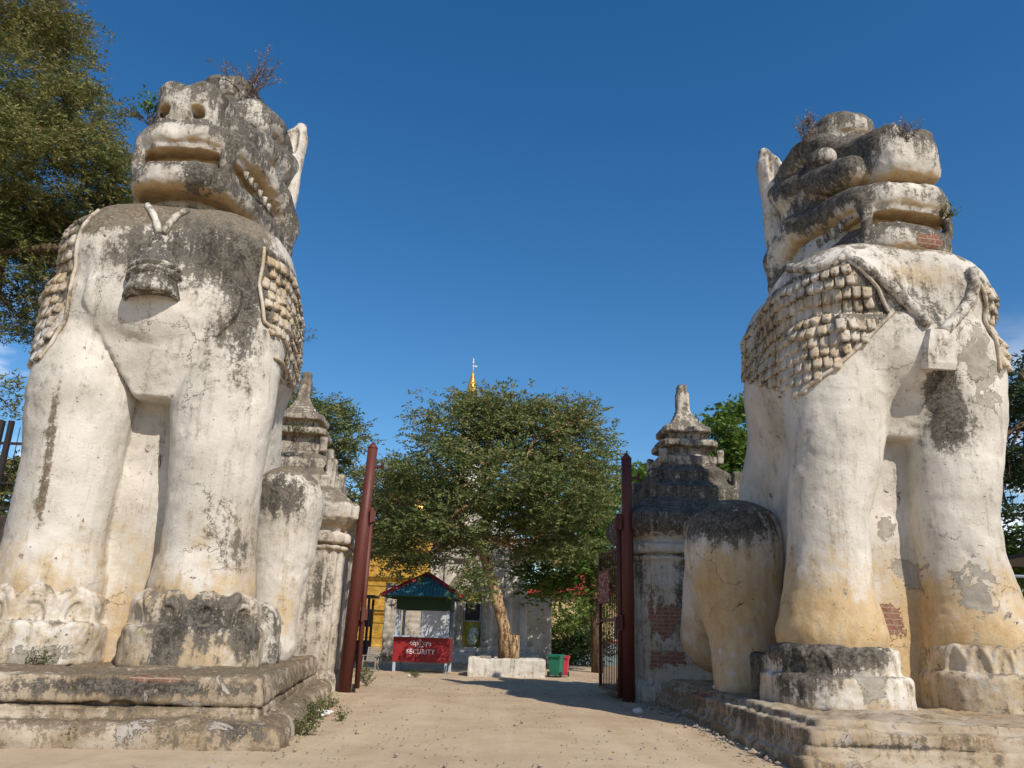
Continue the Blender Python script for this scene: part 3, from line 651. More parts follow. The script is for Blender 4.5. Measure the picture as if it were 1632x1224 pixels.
# ------------------------------------------------------------------ more materials
def leaf_mat(name, cols, trans=.3):
    t = NT(name, .55, .25); a = t.attr('tint'); cr = t.n('ShaderNodeValToRGB'); t.set(cr.inputs[0], a); el = cr.color_ramp.elements
    el[0].color = (*cols[0], 1); el[1].color = (*cols[-1], 1)
    for i, c in enumerate(cols[1:-1]): e = el.new((i+1)/(len(cols)-1)); e.color = (*c, 1)
    tr = t.n('ShaderNodeBsdfTranslucent'); t.set(tr.inputs[0], t.mix(.5, cr.outputs[0], (.10, .13, .02))); mx = t.n('ShaderNodeMixShader'); mx.inputs[0].default_value = trans
    out = t.t.nodes['Material Output']; t.t.links.new(t.b.outputs[0], mx.inputs[1]); t.t.links.new(tr.outputs[0], mx.inputs[2]); t.t.links.new(mx.outputs[0], out.inputs[0])
    t.set(t.b.inputs['Base Color'], cr.outputs[0]); return t.m
def bark_mat(name, a, b, sc=4.):
    t = NT(name, .9, .15); n = t.noise(1., 7, .7, t.mapv((sc*2, sc*2, sc*.6))); f = t.noise(sc*4, 5, .7)
    t.bump(t.ma('ADD', n, f), .03, .9); return t.fin(t.mix(t.step(t.ma('ADD', n, t.ma('MULTIPLY', t.ma('SUBTRACT', f, .5), .5)), .4, .62), a, b))
M['leaf_acacia'] = leaf_mat('acacia_leaves', [(.085, .12, .04), (.155, .20, .07), (.25, .255, .09), (.33, .23, .13)], .38)
M['leaf_olive'] = leaf_mat('olive_leaves', [(.085, .10, .03), (.16, .17, .05), (.24, .225, .075), (.26, .18, .09)], .33)
M['leaf_bright'] = leaf_mat('broad_green_leaves', [(.05, .10, .016), (.085, .16, .025), (.14, .23, .04), (.21, .26, .07)], .38)
M['leaf_dark'] = leaf_mat('dark_leaves', [(.018, .032, .012), (.028, .048, .018), (.04, .065, .022), (.06, .08, .03)], .2)
M['leaf_dry'] = leaf_mat('dry_twigs_leaves', [(.16, .12, .09), (.26, .19, .17), (.34, .25, .24), (.25, .22, .14)], .2)
M['leaf_straw'] = leaf_mat('straw_grass', [(.16, .12, .05), (.22, .17, .07), (.14, .14, .05), (.30, .23, .12)], .25)
M['leaf_weed'] = leaf_mat('weed_leaves', [(.05, .07, .02), (.09, .12, .03), (.13, .15, .05), (.17, .15, .07)], .25)
M['bark_orange'] = bark_mat('pale_orange_bark', (.11, .06, .03), (.52, .36, .20))
M['bark_brown'] = bark_mat('brown_bark', (.06, .042, .028), (.17, .115, .07))
M['red_dark'] = painted('dark_red_gate_paint', (.085, .014, .014), .5, .25)
M['sign_red'] = painted('red_sign_paint', (.30, .018, .022), .5, .05, 3)
M['roof_red'] = painted('red_roof_paint', (.36, .035, .04), .5, .1, 3)
M['teal'] = painted('teal_corrugated_roof', (.05, .19, .24), .45, .1, 3, (.06, .06, .06))
M['green_dark'] = painted('dark_green_board', (.018, .05, .014), .6, .05, 3)
M['pale_blue'] = painted('pale_blue_paint', (.42, .47, .55), .5, .12, 4, (.22, .2, .18))
M['white_board'] = painted('white_board', (.55, .55, .56), .6, .08, 3, (.3, .28, .25))
M['letter'] = painted('white_lettering', (.82, .82, .82), .6, 0., 3, (.6, .6, .6))
M['bin_green'] = painted('green_plastic', (.015, .16, .095), .4, .02, 3, (.02, .1, .06)); M['bin_red'] = painted('red_plastic', (.55, .03, .06), .4, .02, 3, (.3, .02, .04))
M['black'] = painted('black_rubber', (.02, .02, .02), .6, .05)
M['iron'] = painted('dark_iron', (.022, .020, .020), .55, .3, 5, (.05, .025, .015))
M['wood'] = painted('weathered_wood', (.30, .265, .22), .8, .15, 5, (.14, .11, .08))
M['gold'] = None
t = NT('gilded_plaster', .38, .5); t.b.inputs['Metallic'].default_value = .35; n = t.noise(2.5, 6, .65); M['gold'] = t.fin(t.mix(t.step(n, .35, .7), (.60, .36, .06), (.34, .18, .03))); t.bump(n, .02, .5)
t = NT('cream_wall', .9, .1); n = t.noise(.9, 6, .65); M['cream'] = t.fin(t.mix(t.step(n, .35, .7), (.55, .42, .22), (.40, .30, .16)))
t = NT('yellow_niche', .8, .1); n = t.noise(2, 6, .65); M['yellow'] = t.fin(t.mix(t.step(n, .35, .7), (.48, .40, .08), (.33, .28, .07)))
t = NT('blue_wash', .9, .1); n = t.noise(1.2, 7, .7); M['bluewall'] = t.fin(t.mix(t.step(n, .4, .7), (.30, .40, .44), (.14, .17, .17)))
t = NT('dark_wall', .95, .1); n = t.noise(1.5, 7, .7); M['darkwall'] = t.fin(t.mix(t.step(n, .35, .7), (.035, .028, .024), (.10, .08, .065))); t.bump(n, .05)
t = NT('soil', .95, .1); n = t.noise(6, 7, .7); M['soil'] = t.fin(t.mix(n, (.10, .07, .04), (.22, .16, .10)))
t = NT('screen', .5, .4); M['screen'] = t.fin((.02, .022, .02))
t = NT('white_flowers', .8, .2); M['flowers'] = t.fin(t.mix(t.step(t.noise(9, 4), .4, .6), (.75, .75, .72), (.25, .35, .15)))
t = NT('grey_stone', .9, .2); n = t.noise(7, 5); M['stone'] = t.fin(t.mix(n, (.16, .13, .10), (.42, .36, .29)))
t = NT('lime_rubble', .9, .2); n = t.noise(7, 5); M['lime'] = t.fin(t.mix(n, (.5, .47, .43), (.8, .78, .74)))

# sandy earth
t = NT('sandy_earth', .95, .1); big = t.noise(.16, 4, .6); mid = t.noise(.8, 8, .7); fine = t.noise(9, 8, .75); grit = t.noise(60, 3, .6)
trk = t.noise(1., 6, .6, t.mapv((1.3, .10, 1)))
c = t.mix(t.step(mid, .35, .66), (.49, .375, .255), (.405, .305, .20)); c = t.mix(t.step(trk, .40, .66, 0, .5), c, (.54, .43, .30)); c = t.mix(t.step(big, .45, .68, 0, .55), c, (.34, .235, .155))
c = t.mix(t.step(fine, .52, .7, 0, .4), c, (.30, .21, .14)); c = t.mix(t.step(grit, .66, .72, 0, .6), c, (.55, .46, .37)); c = t.mix(t.step(t.noise(33, 3, .6), .66, .71, 0, .3), c, (.12, .085, .06))
h = t.ma('ADD', t.ma('MULTIPLY', mid, .7), t.ma('ADD', t.ma('MULTIPLY', fine, .35), t.ma('MULTIPLY', grit, .12))); t.bump(t.ma('ADD', h, t.ma('MULTIPLY', trk, .25)), .035, 1.); M['ground'] = t.fin(c)

# ------------------------------------------------------------------ ground: one sheet out to the horizon
ax1 = np.concatenate([-np.geomspace(1500, 16, 24), np.linspace(-15, 15, 121), np.geomspace(16, 1500, 24)])
ay1 = np.concatenate([[-60, -20, -5], np.linspace(2, 44, 169), np.geomspace(45, 1500, 26)])
gx, gy = np.meshgrid(ax1, ay1, indexing='ij'); gp = np.stack([gx.ravel(), gy.ravel(), 0*gx.ravel()], 1)
near = np.clip((60-np.abs(gp[:, 1]-20))/30, 0, 1)*np.clip((30-np.abs(gp[:, 0]))/15, 0, 1)
gp[:, 2] = near*((fbm(gp*np.array([.55, .22, 1])+3, 3)-.5)*.11+(fbm(gp*2.6, 3)-.5)*.035)-.02*near
nx, ny = gx.shape; ii = np.arange(nx*ny).reshape(nx, ny)
tag(mesh('ground', gp, np.stack([ii[:-1, :-1], ii[1:, :-1], ii[1:, 1:], ii[:-1, 1:]], -1).reshape(-1, 4), M['ground']), kind='structure')

# ------------------------------------------------------------------ plinths under the lions
def sdf_part(name, v, mat, parent, er=(.05, 1.2, .03, 5.), st=None, blob=None, fr=None, seed=0.):
    V, Q, _ = v.nets(); V, _n = erode(V, Q, *er, seed); N = normals(V, Q); s = new_st(V)
    if st: st(V, N, s)
    if blob: blobs(fr, v, V, blob, s)
    return mesh(name, V, Q, mat, parent, True, s)
def plinth(fr, lat0, lat1, f0, f1, layers, label, st, blob, side, seed):
    root = thing('stone_plinth', label, 'plinth', (fr.O[0], fr.O[1], 0), fr.yaw, 'plinths under the lions')
    f0g = Fr((fr.O[0], fr.O[1], 0), math.degrees(fr.yaw))
    v = Vox((lat0-.6, -f1-.7, -.12), (lat1+.6, -f0+.6, layers[-1][1]+.15), .045)
    for z0, z1, ex, rz in layers:
        v.slab(((lat0+lat1)/2, -(f0+f1)/2, (z0+z1)/2), (lat1-lat0)/2+ex, (f1-f0)/2+ex, (z1-z0)/2, .12, min(rz, (z1-z0)/2*.95), .03)
    sdf_part('plinth_block', v, M['plinth'], root, (.075, .9, .045, 4.), st, blob, f0g, seed)
    return root
def stL(V, N, s):
    s['st_brown'] += np.clip(N[:, 2]-.3, 0, 1)*.45; s['st_dark'] += np.clip(1-abs(V[:, 2]-.72)/.14, 0, 1)*.32-.08+np.clip(1-abs(V[:, 2]-.5)/.04, 0, 1)*.3; s['st_ochre_bounce'] += .1; s['st_grey'] += .2+.3*(fbm(V*1.1, 3)-.5)*2; s['st_brown'] += .34+.7*(fbm(V*.8+3, 3)-.5); s['st_ochre_bounce'] += .2
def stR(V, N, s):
    s['st_dark'] += np.clip(-N[:, 0]-.3, 0, 1)*.3*np.clip(V[:, 2]*2, 0, 1)-.10; s['st_ochre_bounce'] += .35; s['st_brown'] += .22+.5*(fbm(V*.8+3, 3)-.5)+np.clip(-N[:, 0]-.3, 0, 1)*.35; s['st_grey'] += np.clip(-N[:, 1], 0, 1)*.3
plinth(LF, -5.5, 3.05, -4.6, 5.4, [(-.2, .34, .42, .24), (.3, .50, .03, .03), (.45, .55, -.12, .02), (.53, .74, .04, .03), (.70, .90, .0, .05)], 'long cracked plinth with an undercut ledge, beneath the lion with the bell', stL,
       [('st_dark', 200, 1095, 160, 12, .4), ('st_brick', 250, 1082, 50, 5, .75), ('st_dark', 380, 1165, 40, 18, .4)], 1, 5.)
PRF = Fr((7.25, 17., .6), 0)
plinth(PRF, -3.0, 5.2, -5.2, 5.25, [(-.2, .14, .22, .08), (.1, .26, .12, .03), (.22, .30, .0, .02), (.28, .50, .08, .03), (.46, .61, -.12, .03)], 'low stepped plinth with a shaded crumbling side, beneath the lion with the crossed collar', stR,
       [('st_dark', 1400, 1190, 120, 4, .5), ('st_dark', 1180, 1140, 60, 16, .4), ('st_brick', 1110, 1110, 50, 10, .7)], -1, 9.)

# ------------------------------------------------------------------ gate pillars with stepped spires
def pillar(fr, label, seed, stf, blob):
    root = thing('gate_pillar', label, 'pillar', fr.O, fr.yaw, 'pillars of the gateway')
    def red(v, h, z0, z1, rz=.05, k=.03):                  # redented square course
        c = (0, 0, (z0+z1)/2); hz = (z1-z0)/2
        v.slab(c, h, h*.80, hz, .06, rz, k); v.slab(c, h*.80, h, hz, .06, rz, k); v.slab(c, h*.92, h*.92, hz, .06, rz, k)
    def slope(v, h0, h1, z0, z1, n=7):
        for i in range(n):
            f = i/(n-1); red(v, h0+(h1-h0)*(f**.8), z0+(z1-z0)*i/n-.03, z0+(z1-z0)*(i+1)/n, .03, .12)
    def part(nm, hmax, z0, z1, fill, h=.05, er=(.05, 1., .03, 5.)):
        v = Vox((-hmax-.2, -hmax-.2, z0-.2), (hmax+.2, hmax+.2, z1+.25), h); fill(v); return sdf_part(nm, v, M['plaster_dark'], root, er, stf, blob, fr, seed)
    def f1(v):
        red(v, 1.95, -.2, .45, .12); red(v, 1.86, .3, 3.95); red(v, 1.96, 3.72, 3.86, .06)
    def f2(v):
        red(v, 2.02, 3.9, 4.22, .1); red(v, 1.86, 4.15, 4.5); slope(v, 1.9, 2.2, 4.35, 4.75, 4); red(v, 2.22, 4.7, 5.05, .1); slope(v, 2.12, 1.5, 5.0, 5.6)
    def f3(v):
        red(v, 1.52, 5.5, 5.95, .07); slope(v, 1.4, 1.2, 5.9, 6.15, 4); red(v, 1.18, 6.1, 6.5, .07); slope(v, 1.05, .85, 6.45, 6.75, 4)
        red(v, .95, 6.7, 6.98, .05); red(v, .64, 6.9, 7.35); red(v, .9, 7.28, 7.5, .05); red(v, .54, 7.4, 7.85); red(v, .76, 7.76, 7.98, .05)
        for sx in (-1, 1):
            for sy in (-1, 1): v.slab((sx*1.25, sy*1.25, 6.15), .16, .16, .3, .08, .1, .03); v.slab((sx*.88, sy*.88, 6.95), .12, .12, .25, .06, .08, .03)
        for i in range(6): f = i/5; v.slab((0, 0, 8.02+i*.1), .56-.34*f**.7, .56-.34*f**.7, .07, .05, .03, .05)
        v.slab((0, 0, 8.8), .19, .19, .4, .05, .05, .06); v.slab((0, 0, 9.1), .155, .155, .38, .05, .05, .06)
    part('shaft', 2.1, -.1, 3.95, f1, .055); part('cornice', 2.3, 3.85, 5.6, f2, .055); part('spire', 1.6, 5.5, 9.5, f3, .036, (.03, 1.6, .018, 6.))
    return root
def spL(V, N, s):
    s['st_brown'] += np.clip(N[:, 2], 0, 1)*.9*np.clip((V[:, 2]-4)/2, .2, 1)+np.clip((V[:, 2]-8.1), 0, 1)*.7; s['st_dark'] += np.clip((V[:, 2]-3.8)/2, 0, 1)*.26-.05-np.clip(-N[:, 2], 0, 1)*.2; s['st_brown'] += .1; s['st_ochre_bounce'] += np.clip(-N[:, 2]-.2, 0, 1)+.1
def spR(V, N, s):
    z = V[:, 2]; s['st_dark'] += -.15+np.clip((z-4.25)/.3, 0, 1)*np.clip((6.9-z)/.3, .55, 1)*.75+.0+np.clip(N[:, 2], 0, 1)*.25; s['st_brown'] += .1; s['st_ochre_bounce'] += np.clip((3.5-z)/4, 0, 1)*.4
pL = Fr((-6.65, 24.7, 0), 5); pR = Fr((5.5, 24.7, 0), 2)
pillar(pL, 'weathered gate pillar with a stepped spire, brown with lichen on its ledges', 21., spL, [('st_dark', 505, 930, 20, 60, .3), ('st_brick', 549, 930, 8, 14, .9), ('st_brick', 551, 975, 6, 20, .9)])
pillar(pR, 'weathered gate pillar with a blackened cornice and red brick showing through its plaster', 33., spR, [('st_brick', 1062, 985, 26, 34, 1.05), ('st_brick', 1040, 985, 7, 40, 1), ('st_brick', 1045, 1050, 12, 18, 1), ('st_brick', 1075, 1050, 22, 12, 1), ('st_dark', 1090, 930, 16, 90, .45), ('st_dark', 1020, 900, 8, 60, .3)])

# ------------------------------------------------------------------ red steel gate posts and leaves
def post(loc, h, r0, r1, label, split_z):
    root = thing('gate_post', label, 'gate post', loc, 0, 'steel posts of the gate')
    b = MB(); b.tube([(0, 0, -.1), (0, 0, split_z), (0, 0, split_z+.18), (0, 0, h)], [r0, r0, r1, r1], 20); b.build('pole', M['red'], root, True)
    b = MB(); b.tube([(0, 0, h-.005), (0, 0, h+.03), (0, 0, h+.2)], [r1*1.03, r1*1.03, .015], 20); b.build('cap', M['red'], root, True)
    b = MB(); b.box((r1+.1, 0, h-.55), (.12, .04, .03)); b.box((r1+.2, 0, h-.5), (.04, .06, .1)); b.tube([(r1+.2, -.09, h-.5), (r1+.2, .09, h-.5)], .03, 8); b.build('bracket', M['red_dark'], root)
    return root
gl0 = np.array([-4.3, 23.3, 0]); gr0 = np.array([3.42, 22.95, 0])
post(gl0, 6.75, .19, .145, 'thick rusty red gate post left of the entrance, with a narrower top', 4.55).rotation_euler = (0, R_(1.9), 0)
post(gr0, 6.6, .17, .15, 'slim dark red gate post beside the pillar with bare brick', 5.0)
def gate(hinge, ang, L, label, sign, sd):
    root = thing('gate_leaf', label, 'gate', hinge, ang, 'open leaves of the iron gate')      # local x runs along the leaf
    hz = 4.05
    b = MB(); b.tube([(0, 0, .06), (0, 0, 5.0)], .075, 14); b.build('hinge_pole', M['red'], root, True)
    for z in (.75*hz+1.7, 2.0): b = MB(); b.box((-.1*0, sd*-.0, z), (.12, .13, .16)); b.box((-.16, 0, z), (.1, .03, .2)); b.build('hinge', M['red'], root)
    b = MB(); b.bar((L, 0, .12), (L, 0, hz), .045)
    for z in (.16, 2.1, hz-.5, hz-.02): b.bar((0, 0, z), (L, 0, z), .04)
    b.build('frame', M['red_dark'], root)
    n = 12
    for k in range(1, n):
        x = L*k/n; b = MB(); b.bar((x, 0, .12), (x, 0, hz-.05), .013); b.build('bar', M['red_dark'], root)
    for k in range(n+1):
        x = .1+(L-.1)*k/n; b = MB(); b.tube([(x, 0, hz-.02), (x+.10, sd*.03, hz+.28)], [.014, .003], 6); b.build('spike', M['red_dark'], root)
    MB().box((L-.12, 0, 2.1), (.09, .06, .09)).build('latch', M['red_dark'], root)
    if sign:
        s = MB(); s.box((L*.66, sd*.075, 3.05), (.85, .012, .45)); sg = s.build('sign_panel', M['gate_sign'], root); sg['label'] = 'faded maroon notice panel'
    return root
t = NT('faded_notice', .6, .2); n = t.noise(3, 6, .7, t.mapv((1, 1, 5))); M['gate_sign'] = t.fin(t.mix(t.step(n, .5, .62), (.20, .045, .05), (.50, .34, .34)))
hl = np.array([-3.97, 23.38, 0]); hr = np.array([3.2, 23.05, 0])
gate(hr, math.atan2(3., -.19), 3.0, 'open barred gate leaf with a faded notice, hinged to the slim post', True, 1)
gate(hl, math.atan2(2.9, -.49), 3.0, 'open barred gate leaf seen edge on, hinged to the thick rusty post', False, 1)

# ------------------------------------------------------------------ security booth
bo = thing('security_booth', 'red and blue security booth with a hipped roof beside the tree', 'booth', (-3.42, 35.0, 0), R_(-2)); BW, BD = 1.07, 1.8
for sx in (-1, 1):
    for y in (0, BD): MB().bar((sx*BW, y, -.05), (sx*BW, y, 3.05), .055).build('leg', M['pale_blue'], bo)
def booth_panel(nm, c, h, mat): return MB().box(c, h, ch=.008).build(nm, M[mat], bo)
fp = booth_panel('front_panel', (0, -.07, .87), (BW+.08, .02, .48), 'sign_red')
for sx in (-1, 1): booth_panel('side_panel', (sx*(BW+.07), BD/2, .87), (.015, BD/2-.06, .48), 'sign_red')
booth_panel('back_panel', (0, BD+.07, .87), (BW, .015, .48), 'sign_red'); booth_panel('deck', (0, BD/2, .40), (BW-.06, BD/2-.06, .03), 'wood')
booth_panel('counter', (0, -.1, 1.39), (BW+.1, .17, .03), 'pale_blue')
booth_panel('fascia', (0, -.072, 2.74), (BW+.07, .02, .27), 'green_dark')
for sx in (-1, 1): booth_panel('fascia', (sx*(BW+.07), BD/2, 2.74), (.015, BD/2-.06, .27), 'green_dark')
booth_panel('fascia', (0, BD+.07, 2.74), (BW, .015, .27), 'green_dark')
booth_panel('window_post', (-.05, -.02, 1.94), (.03, .03, .52), 'pale_blue'); booth_panel('window_post', (-BW+.12, -.02, 1.94), (.03, .03, .52), 'pale_blue')
booth_panel('shutter', (.50, -.01, 1.94), (.50, .012, .51), 'white_board')
apx = (0, BD/2, 4.05); e = .62; cor = [(-BW-e, -e, 3.03), (BW+e, -e, 3.03), (BW+e, BD+e, 3.03), (-BW-e, BD+e, 3.03)]
for k in range(4):                                          # four corrugated slopes
    A, B, C_ = (np.array(p, float) for p in (cor[k], cor[(k+1) % 4], apx)); n_ = 46; V = []; Fc = []; nn = np.cross(B-A, C_-A); nn /= np.linalg.norm(nn)
    for i in range(n_+1):
        f = i/n_; p = A+(B-A)*f; tpk = 1-abs(2*f-1); top = p+(C_-(A+B)/2)*tpk
        off = nn*(.018*(1 if i % 2 else -1)); V += [p+off, top+off]
    for i in range(n_): Fc.append((2*i, 2*i+2, 2*i+3, 2*i+1))
    o = mesh('roof_slope', np.array(V), Fc, M['teal'], bo, False); sm = o.modifiers.new('thick', 'SOLIDIFY'); sm.thickness = .012
for p in cor:
    p = np.array(p, float); d = (np.array(apx)-p); side = np.cross(d, (0, 0, 1)); side /= np.linalg.norm(side); up = np.cross(side, d); up /= np.linalg.norm(up)
    rings = [[q+side*w_+up*h_ for w_, h_ in ((-.15, -.05), (-.13, .0), (0, .07), (.13, 0), (.15, -.05), (0, .01))] for q in (p-d*.02, p+d*1.0)]
    MB().loft(rings).build('hip_cap', M['roof_red'], bo)
for k in range(4):
    A, B = np.array(cor[k]), np.array(cor[(k+1) % 4]); MB().bar(A+(0, 0, -.05), B+(0, 0, -.05), .025).build('eave_board', M['green_dark'], bo)
# lettering on the front panel
def letters(txt, x, z, size, parent, sx=1., bold=.012):
    cu = bpy.data.curves.new('lettering', 'FONT'); cu.body = txt; cu.size = size; cu.align_x = 'CENTER'; cu.align_y = 'CENTER'; cu.extrude = .004; cu.offset = bold; cu.space_character = 1.18
    cu.materials.append(M['letter']); o = bpy.data.objects.new('lettering', cu); put(o, parent); o.location = (x, -.096, z); o.rotation_euler = (R_(90), 0, 0); o.scale = (sx, 1, 1)
    bpy.context.view_layer.update(); me = bpy.data.meshes.new_from_object(o.evaluated_get(bpy.context.evaluated_depsgraph_get())); n = put(bpy.data.objects.new('lettering', me), parent); n.location, n.rotation_euler, n.scale = o.location, o.rotation_euler, o.scale; bpy.data.objects.remove(o); return n
letters('SECURITY', 0, .79, .27, bo, .86, .004)
def stroke(parts, nm='lettering'):
    b = MB()
    for pts, r in parts: b.tube([(x, -.0965+.002*(i % 2), z) for i, (x, z) in enumerate(pts)], r, 6, flat=1.)
    return b.build(nm, M['letter'], bo, True)
arc = lambda cx, cz, rx, rz, a0, a1, n=16: [(cx+rx*math.cos(R_(a0+(a1-a0)*i/n)), cz+rz*math.sin(R_(a0+(a1-a0)*i/n))) for i in range(n+1)]
T = .0125; zc = 1.115; u = .052                             # the word for security in rounded script: two open rounds, ticks, a boxed letter, hooks
stroke([(arc(-.40, zc, u, u, 20, 330), T), (arc(-.28, zc, u, u, -150, 160), T), ([(-.335, zc+.01), (-.335, zc-.03)], T), (arc(-.30, zc+.105, .028, .028, 0, 360), T*.8), ([(-.225, zc-.05), (-.225, zc-.14)], T)])
stroke([([(-.13, zc+.10), (-.155, zc+.10), (-.155, zc-.13), (-.13, zc-.13)], T), ([(-.155, zc+.10), (.05, zc+.10), (.05, zc+.05)], T), ([(-.155, zc-.13), (.05, zc-.13), (.05, zc-.08)], T), (arc(-.06, zc-.01, u, u, 60, 380), T), (arc(-.05, zc+.155, .028, .028, 0, 360), T*.8), ([(.085, zc-.05), (.085, zc-.15)], T)])
stroke([(arc(.16, zc, u*.9, u, 40, 330), T), (arc(.28, zc, u, u, -40, 200), T), ([(.232, zc), (.232, zc-.10), (.27, zc-.13)], T), (arc(.39, zc+.035, .022, .022, 0, 360), T*.8), (arc(.39, zc-.04, .022, .022, 0, 360), T*.8)])

# ------------------------------------------------------------------ wooden armchair
ch = thing('wooden_armchair', 'pale slatted wooden armchair standing left of the security booth', 'chair', (-5.35, 34.3, 0), R_(-6))
for sx in (-1, 1):
    MB().bar((sx*.27, -.25, 0), (sx*.25, -.22, .58), .022).build('leg', M['wood'], ch); MB().bar((sx*.26, .42, 0), (sx*.24, -.1, .40), .022).build('leg', M['wood'], ch)
    MB().box((sx*.27, 0, .60), (.04, .32, .015)).build('armrest', M['wood'], ch); MB().bar((sx*.25, -.24, .38), (sx*.25, .3, .30), .02).build('side_rail', M['wood'], ch)
b = MB()
for k in range(6): b.box((0, -.22+k*.085, .395-k*.012), (.24, .032, .01))
b.build('seat', M['wood'], ch); b = MB()
for sx in (-1, 1): b.bar((sx*.235, .22, .32), (sx*.235, .44, .92), .02)
for k in range(7): b.box((0, .255+k*.03, .42+k*.078), (.235, .01, .03), np.array([[1, 0, 0], [0, .94, .34], [0, -.34, .94]]))
b.build('backrest', M['wood'], ch); MB().bar((-.25, -.24, .14), (.25, -.24, .14), .014).build('stretcher', M['wood'], ch)

# ------------------------------------------------------------------ tree box and bins
pb = thing('tree_planter', 'low whitewashed tree box around the foot of the courtyard tree', 'planter', (.16, 33.6, 0), R_(1))
v = Vox((-1.9, -.3, -.15), (1.9, 2.6, 1.), .04); v.slab((0, 1.1, .26), 1.55, 1.1, .42, .05, .04); v.slab((0, 1.1, .75), 1.36, .92, .2, .05, .04, .02, 's')
sdf_part('wall', v, M['plaster'], pb, (.02, 1.5, .012, 6.), lambda V, N, s: (s['st_ochre_bounce'].__iadd__(.15), s['st_dark'].__iadd__(-.12)))
MB().box((0, 1.1, .56), (1.36, .92, .03)).build('soil', M['soil'], pb); MB().box((-.85, .12, .715), (.22, .1, .04)).build('coping_slab', M['stone'], pb)
def bin_(loc, rz, mat, sc, label):
    r = thing('wheelie_bin', label, 'bin', loc, rz, 'litter bins beside the tree box')
    w_, d_, h_ = .29*sc, .34*sc, .88*sc
    rings = [[(x*w_*k, y*d_*k, z) for x, y in ((-1, -1), (0, -1.02), (1, -1), (1.02, 0), (1, 1), (0, 1.02), (-1, 1), (-1.02, 0))] for z, k in ((.05, .78), (.1, .82), (h_*.9, .98), (h_*.92, 1.06), (h_, 1.06))]
    MB().loft(rings).build('body', M[mat], r, False)
    rings = [[(x*w_*k, y*d_*k-.01, z) for x, y in ((-1, -1), (1, -1), (1, 1), (-1, 1))] for z, k in ((h_+.004, 1.12), (h_+.04, 1.12), (h_+.075, .9))]
    MB().loft(rings).build('lid', M[mat], r)
    MB().tube([(-w_*.8, d_*1.12, h_-.02), (w_*.8, d_*1.12, h_-.02)], .02, 8).build('handle', M[mat], r)
    for sx in (-1, 1): MB().tube([(sx*w_*.95, d_*.75, .1), (sx*(w_*.95+.05), d_*.75, .1)], .1, 16).build('wheel', M['black'], r)
bin_((2.24, 35.1, 0), R_(155), 'bin_green', .9, 'green wheelie bin standing beside the white tree box'); bin_((2.52, 35.5, 0), R_(170), 'bin_red', .86, 'red wheelie bin half behind the green one')

# ------------------------------------------------------------------ the white shrine behind the tree
sh = thing('white_shrine', 'old whitewashed shrine with a pointed niche and tiered blackened roof behind the tree', 'shrine', (-1.55, 47., 0), R_(-1))
def stS(V, N, s):
    z = V[:, 2]; s['st_dark'] += np.clip((z-5.4)/.5, 0, 1)*np.clip((9.2-z)/.8, 0, 1)*.62-.55+np.clip(N[:, 2], 0, 1)*.35+.3*np.clip((.9-z)/.5, 0, 1); s['st_brown'] += .05
sx0 = -1.08
def shpart(nm, lo, hi, h, fill, er=(.05, 1., .03, 5.)):
    v = Vox(lo, hi, h); fill(v); return sdf_part(nm, v, M['plaster'], sh, er, stS, None, None, 4.)
def f(v):
    v.slab((0, 2.6, .25), 3.5, 3.3, .35, .1, .08, .03); v.slab((0, 2.6, .75), 3.25, 3.05, .25, .1, .1, .03)
    v.slab((0, 2.8, 3.3), 2.75, 2.6, 2.6, .1, .05, .03)
    for x in (-2.6, -1.75, 1.75, 2.6): v.slab((x, .3, 3.3), .22, .25, 2.5, .05, .04, .02); v.slab((x, .3, 1.15), .28, .33, .2, .05, .04, .02); v.slab((x, .3, 5.55), .28, .33, .16, .05, .04, .02)
    v.slab((0, 2.7, 5.85), 3.0, 2.85, .2, .1, .08, .03)
    v.slab((-.25, .15, 2.6), 1.15, .55, 2., .1, .05, .03)                                   # niche porch
    v.slab((-.25, -.45, 2.3), .52, .5, 1.45, .05, .03, .02, 's'); v.tube([(-.25, -.5, 3.7, .5), (-.25, -.5, 4.35, .12)], .02, 's')
shpart('base_and_porch', (-3.8, -1., -.15), (3.8, 6.2, 6.4), .06, f)
def f(v):
    for i in range(9):
        k = i/8; r_ = 2.85-1.5*k; z = 6.05+3.0*k; v.slab((-.9*k, 2.7, z+.1), r_, r_, .13, .1, .06, .02); v.slab((-.9*k, 2.7, z+.28), r_-.14, r_-.14, .16, .1, .05, .02)
    for sx in (-1, 1): v.tube([(sx*2.5, .4, 6.1, .3), (sx*2.5, .4, 6.6, .26), (sx*2.5, .4, 7.1, .04)], .06)
shpart('tiered_roof', (-3.2, -.5, 5.95), (3.2, 6., 9.8), .06, f)
def f(v):
    v.tube([(-.9, 2.7, 9.2, 1.4), (sx0, 2.7, 10.2, 1.2), (sx0, 2.7, 11.2, .85), (sx0, 2.7, 12.2, .6)], .1)
    for i in range(9): v.tube([(sx0, 2.7, 12.1+i*.33, .58-.035*i), (sx0, 2.7, 12.16+i*.33, .58-.035*i)], .05)
    v.tube([(sx0, 2.7, 14.8, .26), (sx0, 2.7, 15.9, .2)], .05)
shpart('bell', (-2.9, .9, 9.), (1.2, 4.5, 16.3), .05, f)
b = MB(); b.box((-.25, .02, 2.45), (.5, .03, 1.55)); b.box((-.25, .02, 4.15), (.3, .03, .3)); b.build('niche_back', M['yellow'], sh)
b = MB(); b.box((-.25, -.03, 2.75), (.42, .015, .48)); sc_ = b.build('screen', M['screen'], sh)
b = MB()
for z in (2.25, 3.25): b.box((-.25, -.05, z), (.47, .02, .03))
for x in (-.70, .2): b.box((x, -.05, 2.75), (.03, .02, .5))
b.build('screen_frame', M['white_board'], sh)
